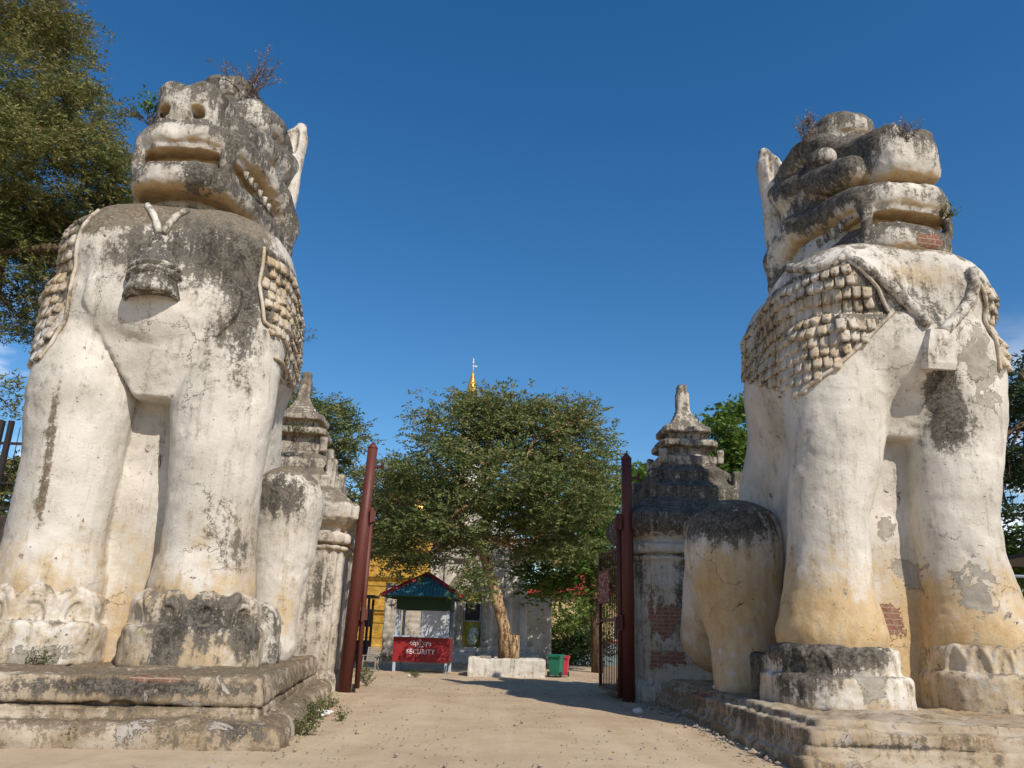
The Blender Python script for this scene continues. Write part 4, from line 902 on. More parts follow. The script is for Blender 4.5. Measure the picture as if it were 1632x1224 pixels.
b = MB(); b.tube([(-.2, -.12, .95), (-.2, -.12, 1.2), (-.1, -.12, 1.75), (-.12, -.12, 2.0)], [.2, .32, .3, .05], 10); b.build('flowers', M['flowers'], sh, True)
for sx in (-1, 1):                                          # flame-shaped gable over the niche
    b = MB(); pts = [np.array((-.25+sx*x, -.42, z)) for x, z in ((1.25, 3.5), (1.2, 3.95), (.95, 4.4), (.6, 4.75), (.35, 5.2), (.08, 5.85))]; b.tube(pts, [.26, .27, .25, .22, .16, .06], 8)
    b.tube([np.array((-.25+sx*x, -.5, z)) for x, z in ((.62, 3.55), (.6, 3.9), (.4, 4.25), (.05, 4.75))], [.1, .11, .1, .05], 8)
    V = np.array(b.V); V += ((fbm(V*3, 3)-.5)*.12)[:, None]; s_ = new_st(V); s_['st_dark'] += .22; mesh('gable_scroll', V, b.F, M['plaster_dark'], sh, True, s_)
    b = MB(); b.tube([(-.25+sx*.72, -.45, .9), (-.25+sx*.72, -.45, 1.1), (-.25+sx*.72, -.45, 3.3), (-.25+sx*.72, -.45, 3.5)], [.2, .15, .14, .22], 12); V = np.array(b.V); s_ = new_st(V); s_['st_dark'] += .1; mesh('niche_column', V, b.F, M['plaster_dark'], sh, True, s_)
# gilded crown of the spire, on the shrine's axis
prof = [(.3, 15.35), (.44, 15.4), (.44, 15.48), (.40, 15.54), (.40, 15.8), (.33, 16.2), (.22, 16.7), (.13, 17.05), (.08, 17.2), (.05, 17.4)]
n_ = 24; V = [(sx0+r*math.cos(2*math.pi*j/n_), 2.7+r*math.sin(2*math.pi*j/n_), z+.55) for r, z in prof for j in range(n_)]
hti = MB(); hti.loft([V[i*n_:(i+1)*n_] for i in range(len(prof))])
g_ = hti.build('spire_crown', M['gold'], sh, True)
b = MB(); b.tube([(sx0, 2.7, 17.8), (sx0, 2.7, 18.75)], .03, 8); b.tube([(sx0, 2.7, 18.5), (sx0, 2.7, 18.58)], [.12, .02], 8); b.box((sx0+.14, 2.7, 18.3), (.12, .01, .05)); b.tube([(sx0, 2.7, 18.7), (sx0, 2.7, 18.78), (sx0, 2.7, 18.86)], [.02, .06, .01], 8); b.build('spire_vane', M['lime'], g_, True)
wl = thing('white_brick_wall', 'rough white brick wall running behind the security booth', 'wall', (-5.1, 47.4, 0), 0)
v = Vox((-2.0, -.4, -.15), (8.2, 1.2, 5.2), .07); v.slab((-.4, .3, 2.), 1.35, .45, 2.2, .06, .05); v.slab((6.9, .3, 1.75), .9, .45, 1.9, .06, .05)
for i in range(12): v.slab((-.4, -.14, .3+i*.31), 1.36, .04, .12, .02, .03, .02); v.slab((6.9, -.14, .3+i*.28), .9, .04, .1, .02, .03, .02)
sdf_part('brick_face', v, M['plaster_dark'], wl, (.05, 1.4, .03, 5.), lambda V, N, s: s['st_dark'].__iadd__(-.12+.3*np.clip(1-V[:, 2]/.8, 0, 1)))

# ------------------------------------------------------------------ gilded pagoda and the buildings at the back of the court
gp_ = thing('golden_pagoda', 'gilded tiered pagoda half hidden by trees behind the rusty gate post', 'pagoda', (-8.2, 70, 0), R_(3))
def sq(h, z): return [(x*h, y*h, z) for x, y in ((-1, -.72), (-.86, -.72), (-.86, -.86), (-.72, -.86), (-.72, -1), (.72, -1), (.72, -.86), (.86, -.86), (.86, -.72), (1, -.72), (1, .72), (.86, .72), (.86, .86), (.72, .86), (.72, 1), (-.72, 1), (-.72, .86), (-.86, .86), (-.86, .72), (-1, .72))]
zz = .0
for i, (h_, ht) in enumerate(((6.4, 3.4), (5.6, 2.4), (4.8, 2.2), (4., 1.8))):
    R2 = []
    for f_, e_ in ((0, .25), (.05, .25), (.09, .12), (.13, .12), (.17, .02), (.30, 0), (.31, .06), (.37, .06), (.38, 0), (.62, 0), (.63, .08), (.69, .08), (.70, .0), (.80, .02), (.84, .2), (.89, .2), (.9, .35), (.96, .35), (.97, .1), (1, .1)): R2.append(sq(h_+e_, zz+ht*f_))
    MB().loft(R2).build('terrace', M['gold'], gp_); zz += ht
b = MB(); n_ = 32; prof = [(3.6, 0), (3.6, .3), (3.2, .5), (2.9, 1.2), (2.7, 2.2), (2.2, 3.0), (1.6, 3.5), (1.5, 3.8), (1.2, 4.2)]
b.loft([[(r*math.cos(2*math.pi*j/n_), r*math.sin(2*math.pi*j/n_), zz+z) for j in range(n_)] for r, z in prof]); b.build('bell', M['gold'], gp_, True)
st_ = thing('market_stall', 'dark shaded stall frame standing in front of the golden pagoda', 'stall', (-8.4, 44, 0), 0)
for x in (-1.2, 1.2):
    for y in (0, 1.4): MB().bar((x, y, 0), (x, y, 3.2), .06).build('post', M['iron'], st_)
MB().box((0, .7, 3.3), (1.5, .95, .06)).build('roof', M['iron'], st_); MB().box((0, .7, 2.2), (1.25, .75, .45)).build('crate_shelf', M['darkwall'], st_); MB().box((0, .7, .55), (1.25, .75, .5)).build('counter', M['darkwall'], st_)
bw = thing('blue_wall', 'low pale blue wall with a red coping behind the bins', 'wall', (6.4, 51.5, 0), 0)
MB().box((0, .15, .62), (5., .15, .68)).build('wall_face', M['bluewall'], bw); MB().box((0, .15, 1.36), (5.05, .2, .06)).build('coping', M['roof_red'], bw)
yb = thing('cream_building', 'cream building with a red roof edge glimpsed beyond the bushes', 'building', (5.6, 60, 0), 0)
MB().box((0, 2.5, 2.2), (4.5, 2.5, 2.3)).build('wall', M['cream'], yb)
b = MB(); b.prism([(-4.9, 4.5), (4.9, 4.5), (4.9, 4.62), (0, 6.4), (-4.9, 4.62)], -.5, 5.5); b.build('roof', M['roof_red'], yb)
for x in (-2.8, 0, 2.8):
    o = MB().box((x, -.01, 2.2), (.55, .04, .8)).build('window', M['white_board'], yb); MB().box((x, -.06, 2.2), (.46, .01, .7)).build('pane', M['screen'], o)

# ------------------------------------------------------------------ boundary walls, fence, shed
lw = thing('boundary_wall', 'dark boundary wall under the iron fence', 'wall', (-20.5, 25.4, 0), 0)
MB().box((2., .2, 2.25), (9.6, .2, 2.4)).build('wall_face', M['darkwall'], lw)
fn = thing('iron_fence', 'tall dark iron fence standing on the boundary wall', 'fence', (-20.5, 25.5, 4.65), 0)
ftop = P(25, 707, 25.5)[2]-4.65
for k in range(2): MB().bar((-7.4, 0, (.25, ftop)[k]), (11.2, 0, (.25, ftop)[k]), .04).build('rail', M['iron'], fn)
MB().bar((-7.4, 0, ftop*.45), (11.2, 0, ftop*.45), .025).build('rail', M['iron'], fn)
k = 0; x = -7.4
while x < 11.2: MB().tube([(x, 0, .0), (x, 0, ftop+.55)], [.02, .014], 6).build('bar', M['iron'], fn); x += .36
for x in (-7.1, -3.4, P(11, 707, 25.5)[0]+20.5, P(-4, 707, 25.5)[0]+20.5, 6.9, 10.2): MB().bar((x, 0, -.05), (x, 0, ftop+.75), .07).build('post', M['iron'], fn)
sd_ = thing('dark_shed', 'dark shed with a pale metal pole at its corner behind the lion', 'shed', (17.1, 23.2, 0), 0)
V = [];  b = MB()
for k in range(40): b.box((-1.6+k*.1, (k % 2)*.03, 2.), (.05, .02, 2.2))
b.build('wall', M['darkwall'], sd_); MB().box((.4, 1.5, 4.3), (2.3, 1.9, .06)).build('roof', M['iron'], sd_)
q = P(1612, 918, 22.8)-np.array([17.1, 23.2, 0]); MB().tube([(q[0], -.4, 0), (q[0], -.4, q[2])], .05, 10).build('corner_pole', M['pale_blue'], sd_, True); MB().tube([(q[0], -.4, q[2]), (q[0]+2., -.4, q[2])], .04, 10).build('eave_pole', M['pale_blue'], sd_, True)

# ------------------------------------------------------------------ trees and plants
def leaf_cloud(sp, dr, k, ln, lw, rg, spread=.5, droop=0., flat=.6):
    """sp: spray origins, dr: spray directions; k leaves on each spray, set along it on both sides"""
    n = len(sp); t = (np.arange(k)+rg.random((n, k)))/k; L = ln*rg.uniform(5., 8., (n, 1))*.55
    up = np.array([0, 0, 1.]); sd = np.cross(dr, up); sd /= np.linalg.norm(sd, axis=1, keepdims=True)+1e-6
    org = sp[:, None]+dr[:, None]*(t*L)[..., None]-up*(t**2*L*droop)[..., None]+rg.normal(0, .02, (n, k, 3))
    sg = np.where(np.arange(k) % 2, 1., -1.)[None, :, None]
    ld_ = dr[:, None]*.6+sd[:, None]*sg*.9+rg.normal(0, spread, (n, k, 3)); ld_ /= np.linalg.norm(ld_, axis=2, keepdims=True)
    nm = up*flat+rg.normal(0, .55, (n, k, 3)); wd = np.cross(ld_, nm); wd /= np.linalg.norm(wd, axis=2, keepdims=True)+1e-6
    s_ = rg.uniform(.65, 1.25, (n, k, 1)); a = org; c = org+ld_*ln*s_; mdl = org+ld_*ln*s_*.5; w_ = wd*lw*s_*.5
    V = np.stack([a, mdl-w_, c, mdl+w_], 2).reshape(-1, 3); tint = np.repeat(np.clip(rg.normal(.42, .2, (n, 1))+rg.normal(0, .14, (n, k)), 0, 1).ravel(), 4)
    return V, np.arange(len(V)).reshape(-1, 4), tint
def crown_sprays(clumps, n, rg, dens=.36, shell=.55, updir=.15, sc=.8, tuft_=16, tsz=1.):
    vol = np.array([np.prod(r)**(2/3) for _, r in clumps]); cnt = (n*vol/vol.sum()).astype(int); S_, D_ = [], []
    for (c, r), m_ in zip(clumps, cnt):
        u = rg.normal(size=(m_*2, 3)); u /= np.linalg.norm(u, axis=1, keepdims=True)
        rad = rg.uniform(shell**3, 1.12, (m_*2, 1))**(1/3)*(.82+.4*fbm(u*2.2+np.array(c)*.7, 3)[:, None]); p = np.array(c)+u*np.array(r)*rad
        keep = fbm(p*sc+7, 2) > dens+rg.normal(0, .05, len(p)); p, u = p[keep][:m_], u[keep][:m_]
        if tuft_ and len(p) > 20:                            # sprays gathered in flat pads, as acacias grow
            kc = max(4, len(p)//tuft_); ci = rg.integers(0, kc, len(p)); p = p[:kc][ci]+rg.normal(0, 1, p.shape)*np.array([.42, .42, .17])*tsz; u = u[:kc][ci]
        d = u*np.array([1, 1, .35])+rg.normal(0, .35, u.shape)+np.array([0, 0, updir]); d /= np.linalg.norm(d, axis=1, keepdims=True); S_.append(p); D_.append(d)
    return np.concatenate(S_), np.concatenate(D_)
def limb(b, a, c, r0, r1, rg, wob=.12, n=7, ns=9):
    a, c = np.array(a, float), np.array(c, float); L = np.linalg.norm(c-a); pts = []
    o1 = rg.normal(0, wob*L, 3); o2 = rg.normal(0, wob*.5*L, 3)
    for i in range(n): t = i/(n-1); pts.append(a+(c-a)*t+o1*math.sin(math.pi*t)+o2*math.sin(2*math.pi*t)+np.array([0, 0, .10*L*math.sin(math.pi*t)]))
    b.tube(pts, [r0+(r1-r0)*i/(n-1) for i in range(n)], ns); return pts
def tree(name, label, base, trunk, clumps, n, k, ln, lw, leaf, bark, seed, limbs=None, group=None, droop=.15, twig=3, dens=.36, shell=.55, cat='tree', updir=.15, flat=.6, tint=0., extra=None, lmax=.3, pods=0.):
    rg = np.random.default_rng(seed); root = thing(name, label, cat, base, 0, group); B = np.array(base, float)
    b = MB(); tp = [np.array(p[:3])-B for p in trunk]; b.tube(tp, [p[3] for p in trunk], 14)
    for ci, (c, r) in enumerate(clumps):
        if limbs is not None and limbs[ci] is None: continue
        c = np.array(c)-B; i = len(tp)-1-(ci % max(1, len(tp)//2)); st0 = tp[i] if limbs is None else tp[limbs[ci]]; r0 = min(trunk[i if limbs is None else limbs[ci]][3]*.6, lmax)
        ps = limb(b, st0, c, r0, max(.02, r0*.3), rg)
        for _ in range(twig):
            u = rg.normal(size=3); u /= np.linalg.norm(u); limb(b, ps[rg.integers(3, 7)], c+u*np.array(r)*.85, max(.018, r0*.28), .012, rg, .1, 6, 6)
    V = np.array(b.V); V = V+((fbm(V*2.5, 3)-.5)*.10)[:, None]; mesh('trunk', V, b.F, M[bark], root, True)
    sp, dr = crown_sprays([(np.array(c)-B, r) for c, r in clumps], n, rg, dens, shell, updir)
    if extra is not None: e = np.array(extra)-B; sp = np.concatenate([sp, np.repeat(e, 6, 0)+rg.normal(0, .25, (len(e)*6, 3))]); dd = rg.normal(size=(len(e)*6, 3)); dr = np.concatenate([dr, dd/np.linalg.norm(dd, axis=1, keepdims=True)])
    V, Q, ti = leaf_cloud(sp, dr, k, ln, lw, rg, droop=droop, flat=flat*.5); zt = (V[:, 2]-V[:, 2].min())/(np.ptp(V[:, 2])+1e-6); mesh('crown', V, Q, M[leaf], root, False, {'tint': np.clip(ti+tint+pods*np.clip(zt-.45, 0, 1), 0, 1)})
    return root
def CL(lst, Y, dy=0.): # crown clumps measured as (pixel x, pixel y, pixel radius x, pixel radius y, depth offset)
    out = []
    for px, py, rx, ry, o in lst:
        p = P(px, py, Y+o); mpp = np.linalg.norm(p-CAM)/F; out.append((p, (rx*mpp, min(rx, ry*1.4)*mpp, ry*mpp)))
    return out
tz = lambda px, py, r, Y=34.6: (*P(px, py, Y), r)
tree('courtyard_tree', 'pale barked spreading tree growing from the white tree box', (0.1, 34.6, .55), [(0.1, 34.6, .4, .30), tz(803, 1000, .27), tz(795, 965, .25), tz(784, 925, .22), tz(772, 885, .20), tz(766, 860, .2), tz(776, 825, .2), tz(768, 795, .17), tz(775, 760, .13)],
     CL([(745, 690, 85, 50, 0), (830, 685, 80, 55, .8), (893, 700, 66, 52, .5), (932, 715, 34, 38, -.3), (700, 745, 70, 45, -1), (665, 800, 55, 42, 0), (790, 760, 80, 45, -2), (880, 785, 85, 50, -.5), (928, 790, 38, 50, .5), (640, 850, 48, 38, .6), (715, 835, 60, 40, -1.4), (830, 840, 60, 40, 1.2), (690, 872, 48, 22, .5), (735, 925, 26, 24, -2), (800, 660, 60, 32, 0), (870, 850, 50, 38, 0), (620, 900, 24, 20, .5), (925, 850, 38, 38, 1), (760, 640, 26, 18, .3), (905, 662, 34, 22, .3)], 34.6), 8000, 13, .17, .07, 'leaf_acacia', 'bark_orange', 11, limbs=[8, 8, 7, 7, 6, 5, 8, 6, 6, 5, 6, 6, 5, 4, 8, 5, 5, 5, 8, 7], dens=.34, pods=.4, tint=-.06)
o = MB(); c_ = P(818, 1048, 34.5); tp_ = P(817, 1012, 34.5)
b = MB(); b.tube([(c_[0], 34.5, .4), (c_[0]+.02, 34.5, .9), (tp_[0]+.04, 34.5, tp_[2])], [.26, .23, .27], 14); V = np.array(b.V); V = V+((fbm(V*3, 3)-.5)*.12)[:, None]
so = mesh('tree_stump', V-np.array([c_[0], 34.5, .4]), b.F, M['bark_orange'], None, True); so.location = (c_[0], 34.5, .4); tag(so, 'sawn off pale stump leaning against the courtyard tree', 'stump')
G_ = 'trees around the court'
tree('dense_tree', 'dark tree with hanging foliage between the courtyard tree and the gate', (4.6, 41, 0), [(4.6, 41, -.1, .3), (4.5, 41, 3., .26), (4.3, 41, 5.5, .2), (4.2, 41, 7.2, .14)],
     CL([(905, 850, 60, 45, 0), (955, 850, 45, 55, .5), (880, 905, 40, 32, -.5), (935, 915, 50, 35, 0), (970, 780, 38, 50, 1), (910, 790, 60, 45, 1), (985, 900, 30, 40, 1)], 41), 2300, 12, .26, .12, 'leaf_bright', 'bark_brown', 21, group=G_, droop=.5, dens=.36, tint=-.22)
tree('hedge_tree', 'broad low tree with brownish top behind the rusty gate post', (-9.5, 45, 0), [(-9.5, 45, -.1, .3), (-9.4, 45, 3, .25), (-9.2, 45, 6, .18)],
     CL([(590, 790, 55, 52, 0), (640, 790, 50, 50, 0), (545, 790, 45, 48, 1), (600, 850, 60, 40, 1), (690, 800, 40, 50, 1), (655, 850, 40, 40, .5), (560, 850, 40, 40, 1)], 45), 2600, 12, .2, .085, 'leaf_olive', 'bark_brown', 22, group=G_)
tree('feathery_tree', 'feathery dark green tree rising behind the brown spired pillar', (-11., 38, 0), [(-11, 38, -.1, .3), (-11, 38, 5, .24), (-10.6, 38, 9, .16)],
     CL([(470, 660, 40, 36, 0), (515, 680, 40, 34, 0), (550, 700, 26, 20, 0), (490, 720, 60, 40, 1), (445, 690, 40, 50, 1)], 38), 1500, 13, .2, .075, 'leaf_acacia', 'bark_brown', 23, group=G_, tint=-.05)
tree('broad_leaved_tree', 'bright green broad leaved tree behind the blackened pillar', (17., 55, 0), [(17., 55, -.1, .4), (16.8, 55, 6, .32), (16.5, 55, 10, .22)],
     CL([(1150, 715, 36, 36, 0), (1195, 690, 30, 40, 0), (1185, 660, 14, 14, 0), (1120, 745, 28, 30, .5), (1180, 770, 50, 45, 1)], 55), 1300, 10, .40, .19, 'leaf_bright', 'bark_brown', 24, group=G_)
tree('leafy_tree', 'bright leafy tree showing between the slim gate post and the blackened pillar', (10.5, 58, 0), [(10.5, 58, -.1, .35), (10.4, 58, 6, .28), (10.2, 58, 10, .2)], CL([(1045, 780, 38, 30, 0), (1020, 805, 26, 40, 0), (1070, 810, 40, 40, 1)], 58), 900, 10, .36, .17, 'leaf_bright', 'bark_brown', 31, group=G_)
tree('overhanging_tree', 'huge feathery tree with olive leaves towering behind the lion with the bell', (-22.5, 28.5, 0), [(-22.5, 28.5, -.1, .6), (-22., 28.5, 5, .5), (-19.8, 28.3, 9., .42), tz(0, 405, .24, 28), tz(70, 396, .19, 28), tz(135, 392, .15, 28), tz(152, 372, .12, 28), tz(165, 345, .09, 28)],
     CL([(30, 60, 60, 50, 0), (90, 110, 45, 42, .4), (20, 150, 75, 60, 0), (110, 190, 55, 48, .4), (60, 240, 85, 52, -1), (135, 270, 48, 45, 0), (30, 310, 75, 45, 0), (120, 320, 60, 42, .6), (160, 300, 32, 36, 1), (40, 440, 70, 50, 1.5), (20, 520, 34, 26, 1), (85, 520, 24, 24, 1.4), (30, 370, 70, 45, 1.6), (120, 420, 50, 50, 1.8), (-40, 200, 80, 90, 0), (-40, 400, 60, 90, .5), (8, 640, 18, 18, 0), (60, 20, 50, 40, .3), (10, 10, 50, 40, 0), (150, 340, 40, 40, 1.8), (100, 370, 50, 40, 2.)], 28.), 12500, 15, .17, .055, 'leaf_olive', 'bark_brown', 25, limbs=[None, None, None, None, None, None, 3, 7, 7, 4, 3, 4, 3, 6, None, None, 2, None, None, 7, 6], dens=.36, pods=.35, group=G_, twig=4, lmax=.05)
tree('hanging_tree', 'dark tree whose drooping sprays hang at the right behind the lion', (20.6, 29, 0), [(20.6, 29, -.1, .4), (20.4, 29, 6, .3), (19.8, 29, 10, .2)],
     CL([(1625, 600, 22, 16, 0), (1618, 655, 30, 14, 0), (1612, 715, 36, 16, 0), (1610, 765, 34, 18, 0), (1612, 820, 30, 12, 0), (1660, 700, 40, 120, .5)], 29), 1000, 11, .2, .09, 'leaf_dark', 'bark_brown', 26, group=G_, droop=.5, twig=5)
tree('leafy_tree', 'green tree seen through the iron fence', (-20., 32, 0), [(-20, 32, -.1, .3), (-19.8, 32, 4, .2), (-19.6, 32, 5.5, .12)],
     CL([(20, 800, 45, 42, 0), (-20, 800, 50, 50, 0), (50, 840, 40, 40, 0)], 32), 800, 11, .22, .1, 'leaf_olive', 'bark_brown', 27, group=G_)
tree('shrubby_tree', 'dark shrubby tree behind the shed', (18.8, 32, 0), [(18.8, 32, -.1, .3), (18.7, 32, 3, .2), (18.6, 32, 4, .12)],
     CL([(1612, 890, 34, 34, 0), (1640, 870, 40, 40, 0), (1600, 930, 26, 40, 0)], 32), 700, 11, .22, .1, 'leaf_bright', 'bark_brown', 28, group=G_, tint=-.15)
tree('green_bush', 'yellow green bush in front of the low blue wall', (4., 49.8, 0), [(4., 49.8, -.1, .08), (4., 49.8, 1, .06), (4., 49.8, 2, .05)],
     CL([(905, 985, 40, 26, 0), (880, 1000, 26, 20, 0), (935, 995, 26, 26, .3), (915, 1015, 40, 18, .3), (950, 970, 20, 26, .5)], 49.8), 900, 10, .2, .08, 'leaf_bright', 'bark_brown', 29, cat='bush', dens=.3, tint=.35, shell=.3)
tree('dark_bush', 'dark bush at the foot of the yellow green bush', (5.2, 48.8, 0), [(5.2, 48.8, -.1, .08), (5.2, 48.8, .8, .06), (5.2, 48.8, 1.4, .05)],
     CL([(930, 1040, 26, 18, 0), (945, 1025, 20, 20, 0), (905, 1035, 18, 14, .3)], 48.8), 450, 10, .18, .08, 'leaf_dark', 'bark_brown', 30, cat='bush', dens=.3, shell=.3)

def tuft(name, label, cat, p, h, n, mat, seed, lean=(0, 0, 0), spread=.6, leaf=.05, lw=.02, tw=.007, group=None, forks=3, k=7):
    rg = np.random.default_rng(seed); root = thing(name, label, cat, p, 0, group); b = MB(); S_, D_ = [], []
    for i in range(n):
        d = np.array([rg.normal(0, spread), rg.normal(0, spread), 1.])+np.array(lean); d /= np.linalg.norm(d); L = h*rg.uniform(.55, 1.1); a = rg.normal(0, .04, 3)*h; a[2] = -.03
        ps = [a, a+d*L*.5+rg.normal(0, .05*L, 3), a+d*L]; b.tube(ps, [tw, tw*.75, tw*.3], 5)
        for _ in range(forks):
            q = ps[1]+(ps[2]-ps[1])*rg.uniform(-.3, .9); e = d+rg.normal(0, .55, 3); e /= np.linalg.norm(e); b.tube([q, q+e*L*.35], [tw*.6, tw*.2], 4); S_.append(q+e*L*.08); D_.append(e)
        S_.append(ps[1]); D_.append(d)
    b.build('stems', M['bark_brown'] if mat != 'leaf_dry' else M['leaf_dry'], root); V, Q, ti = leaf_cloud(np.array(S_), np.array(D_), k, leaf, lw, rg, spread=.7, flat=.2); mesh('leaves', V, Q, M[mat], root, False, {'tint': ti}); return root
def onp(fr, hf, vox, px, py, dz=0.):                        # a point on a lion's head or body, in world space
    q = None
    for dy in range(0, 40, 3):
        q = hit_px(hf, vox, px, py+dy)
        if q is not None: break
    return q
def head_world(fr, c, q): 
    a = R_(c['head_yaw']); ca, sa = math.cos(a), math.sin(a); return fr.wld(np.array([q[0]*ca-q[1]*sa+c['head_x'], q[0]*sa+q[1]*ca, q[2]*c['head_s']+c['head_dz']]))
_, vbL, vhL, hfL = lionL; _, vbR, vhR, hfR = lionR
HS = [('dry_shrub', 'leafless purplish shrub growing on the crown of the lion with the bell', 'shrub', LF, LC, hfL, vhL, 392, 155, 1.15, 16, 'leaf_dry', (.15, 0, 0), .5),
      ('leafy_sprig', 'small green sprig growing beside the brow of the lion with the bell', 'plant', LF, LC, hfL, vhL, 240, 160, .5, 5, 'leaf_bright', (0, 0, 0), .25),
      ('bare_twig', 'bare twig reaching left from the brow of the lion with the bell', 'twig', LF, LC, hfL, vhL, 236, 165, .75, 4, 'leaf_weed', (-1.6, 0, .2), .25),
      ('dry_shrub', 'pinkish dry shrub above the ear of the lion with the crossed collar', 'shrub', RF, RC, hfR, vhR, 1288, 226, .65, 10, 'leaf_dry', (0, 0, 0), .4),
      ('dry_shrub', 'low dry shrub on the snout of the lion with the crossed collar', 'shrub', RF, RC, hfR, vhR, 1445, 225, .5, 9, 'leaf_dry', (.1, 0, 0), .6),
      ('leafy_sprig', 'green weed in the mouth corner of the lion with the crossed collar', 'plant', RF, RC, hfR, vhR, 1500, 352, .3, 7, 'leaf_weed', (.2, -.5, -.2), .5)]
for i, (nm, lb, ct, fr, c, hf, vx, px, py, h_, n_, mt, ln_, spd) in enumerate(HS):
    q = onp(fr, hf, vx, px, py)
    if q is not None: tuft(nm, lb, ct, head_world(fr, c, q).ravel(), h_, n_, mt, 50+i, ln_, spd, .06 if mt != 'leaf_bright' else .1, .025 if mt != 'leaf_bright' else .05, .011, 'plants rooted in the statues', 5)
for i, (px, py, h_, n_, lb, nm, mt, ln_) in enumerate([(450, 386, 1.05, 70, 'tuft of straw coloured grass on the shoulder under the jaw', 'grass_tuft', 'leaf_straw', (.1, -.2, 0)), (478, 452, .5, 5, 'thin weed sticking out of the mane at mid height', 'leafy_sprig', 'leaf_weed', (1.2, 0, 0)), (472, 545, .4, 4, 'thin weed sticking out of the lower mane', 'leafy_sprig', 'leaf_weed', (1.2, 0, -.2))]):
    q = hit_px(LF, vbL, px, py)
    if q is not None: tuft(nm, lb, 'grass' if i == 0 else 'plant', LF.wld(q).ravel(), h_, n_, mt, 60+i, ln_, .35, .07, .022, .008, 'plants rooted in the statues', 2)
q = P(470, 705, 23.35); tuft('leafy_sprig', 'straggly weed growing on the upper ledge of the brown pillar', 'plant', (q[0], 23.2, q[2]), .9, 9, 'leaf_weed', 70, (0, -.3, 0), .5, .06, .03, .01, 'plants rooted in the statues', 4)
W_ = [(497, 1150, .34, 22, 'leafy weed clump at the foot of the long plinth'), (480, 1172, .3, 16, 'smaller weed clump nearest the corner of the long plinth'), (520, 1130, .25, 14, 'weed clump beside the lime rubble'), (585, 1092, .5, 18, 'tall grass clump at the foot of the rusty gate post'), (575, 1078, .45, 14, 'grass clump growing behind the rusty gate post'),
      (60, 1058, .14, 8, 'tiny weed on the ledge below the left paw'), (280, 1186, .16, 10, 'low weed at the front of the long plinth'), (120, 1190, .2, 12, 'weed clump in the dust at the left front of the long plinth'), (985, 1112, .3, 10, 'weed at the bottom of the open gate leaf'), (545, 1148, .13, 6, 'single small weed in the sandy road near the rubble'), (662, 1078, .18, 14, 'thin strip of weeds in front of the security booth'), (560, 1010, .5, 18, 'green weeds at the foot of the white brick wall')]
for i, (px, py, h_, n_, lb) in enumerate(W_):
    p = G(px, py, .9 if i == 5 else 0.) if i != 11 else np.array([-6.3, 46.6, 0.])
    tuft('weed_clump', lb, 'weed', p, h_, n_, 'leaf_weed', 80+i, (0, 0, 0), .7 if i != 10 else 1.2, .05, .022, .005, 'weeds along the road', 3)

# ------------------------------------------------------------------ rubble and pebbles
def stone_bm(r, seed):
    rg = np.random.default_rng(seed); bm = bmesh.new(); bmesh.ops.create_icosphere(bm, subdivisions=2, radius=r)
    V = np.array([v.co for v in bm.verts]); d = 1+.5*(fbm(V/r*1.2+rg.random(3)*20, 2)-.5)*2
    me = bpy.data.meshes.new('stone')
    for v, k in zip(bm.verts, d): v.co *= k
    for v in bm.verts: v.co.z *= .65
    bm.to_mesh(me); bm.free(); return me
for i, (px, py, r, mt, lb) in enumerate([(508, 1136, .10, 'lime', 'lump of white lime at the middle of the rubble heap by the plinth'), (520, 1139, .08, 'lime', 'white lime lump on the road side of the rubble heap'), (512, 1141, .06, 'lime', 'small white lime chip in front of the rubble heap'), (528, 1136, .05, 'lime', 'white lime chip lying farthest from the plinth'), (1017, 1136, .11, 'lime', 'pale round stone at the edge of the shadow by the low plinth'), (652, 1078, .06, 'lime', 'scrap of white litter on the ground before the booth'), (1142, 1098, .09, 'lime', 'white chip lying on the stepped plinth beside the hind paw')]):
    me = stone_bm(r, i); me.materials.append(M[mt]); o = put(bpy.data.objects.new('loose_stone', me)); z_ = .61 if i == 6 else 0; o.location = G(px, py, z_)+np.array([0, 0, r*.3]); tag(o, lb, 'stone', 'loose stones')
b = MB(); rg = np.random.default_rng(5)
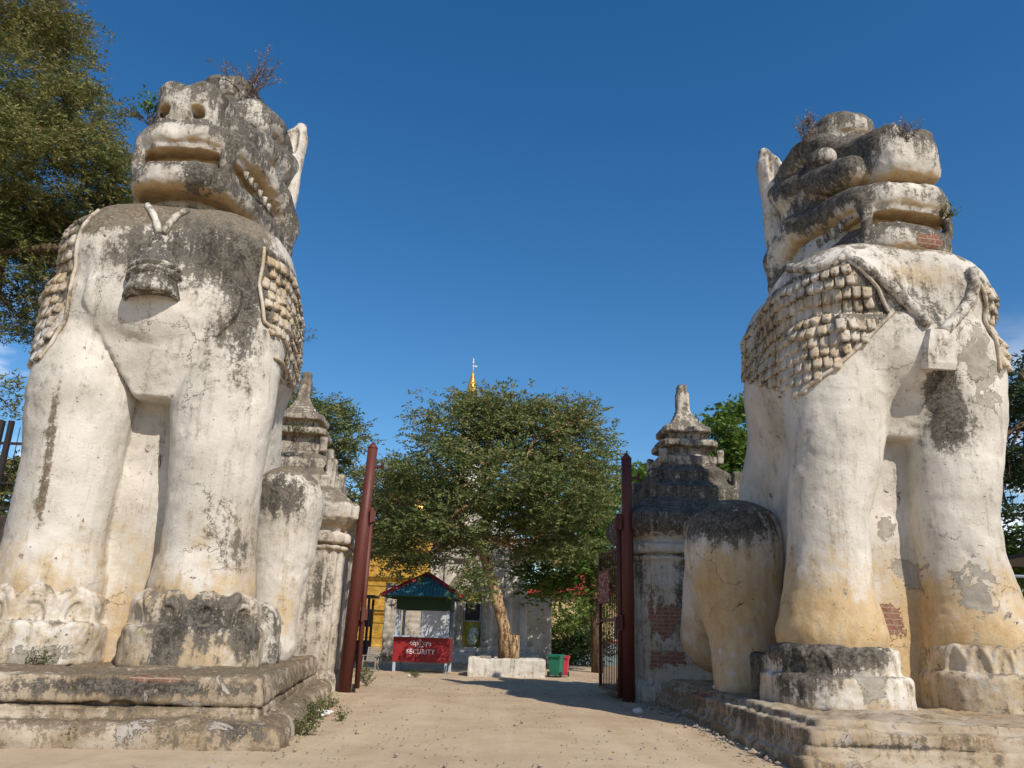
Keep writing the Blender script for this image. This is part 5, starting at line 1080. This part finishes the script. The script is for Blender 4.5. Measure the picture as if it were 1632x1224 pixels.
for i in range(1400):
    y = 9+26*rg.random()**1.4; x = rg.uniform(-4.5, 4.4); r_ = rg.uniform(.006, .022)*(1 if rg.random() < .93 else 2)
    c = np.array([x, y, r_*.3]); k = [c+np.array(d)*r_*rg.uniform(.7, 1.3) for d in ((1, 0, 0), (0, 1, 0), (-1, 0, 0), (0, -1, 0), (0, 0, .8), (0, 0, -.8))]
    b.add(k, [(0, 1, 4), (1, 2, 4), (2, 3, 4), (3, 0, 4), (1, 0, 5), (2, 1, 5), (3, 2, 5), (0, 3, 5)])
tag(b.build('gravel', M['stone'], None), 'small pebbles scattered over the sandy road', None, None, 'stuff')

b = MB(); rg = np.random.default_rng(8)
for i in range(420):                                        # crumbled plaster along the foot of the plinths
    t_ = rg.random(); sd = rg.random() < .6
    x, y = ((-3.35-1.35*t_+abs(rg.normal(0, .22)), 11.6+10.5*t_) if sd else (3.95-abs(rg.normal(0, .2)), 12.+11.*t_)); r_ = rg.uniform(.012, .04)*(1 if rg.random() < .93 else 1.8)
    c = np.array([x, y, r_*.3]); k = [c+np.array(d)*r_*rg.uniform(.7, 1.3) for d in ((1, 0, 0), (0, 1, 0), (-1, 0, 0), (0, -1, 0), (0, 0, .8), (0, 0, -.8))]
    b.add(k, [(0, 1, 4), (1, 2, 4), (2, 3, 4), (3, 0, 4), (1, 0, 5), (2, 1, 5), (3, 2, 5), (0, 3, 5)])
tag(b.build('rubble', M['stone'], None), 'crumbs of fallen plaster along the foot of the plinths', None, None, 'stuff')
n_ = 700; y = 10.5+28*rg.random(n_)**1.2; x = np.where(rg.random(n_) < .5, rg.uniform(-4.2, 3.9, n_), np.where(rg.random(n_) < .5, -3.3-.11*(y-11.5)+np.abs(rg.normal(0, .5, n_)), 3.9-np.abs(rg.normal(0, .5, n_))))
a_ = rg.uniform(0, 6.28, n_); d_ = np.stack([np.cos(a_), np.sin(a_), rg.uniform(0, .5, n_)], 1); q_ = np.stack([-np.sin(a_), np.cos(a_), rg.uniform(-.3, .3, n_)], 1); o_ = np.stack([x, y, np.full(n_, .012)], 1); l_ = rg.uniform(.02, .055, (n_, 1))
V = np.stack([o_, o_+d_*l_*.5-q_*l_*.28, o_+d_*l_, o_+d_*l_*.5+q_*l_*.28], 1).reshape(-1, 3)
tag(mesh('fallen_leaves', V, np.arange(len(V)).reshape(-1, 4), M['leaf_straw'], None, False, {'tint': np.repeat(rg.random(n_), 4)}), 'dry leaves blown over the sandy road', None, None, 'stuff')
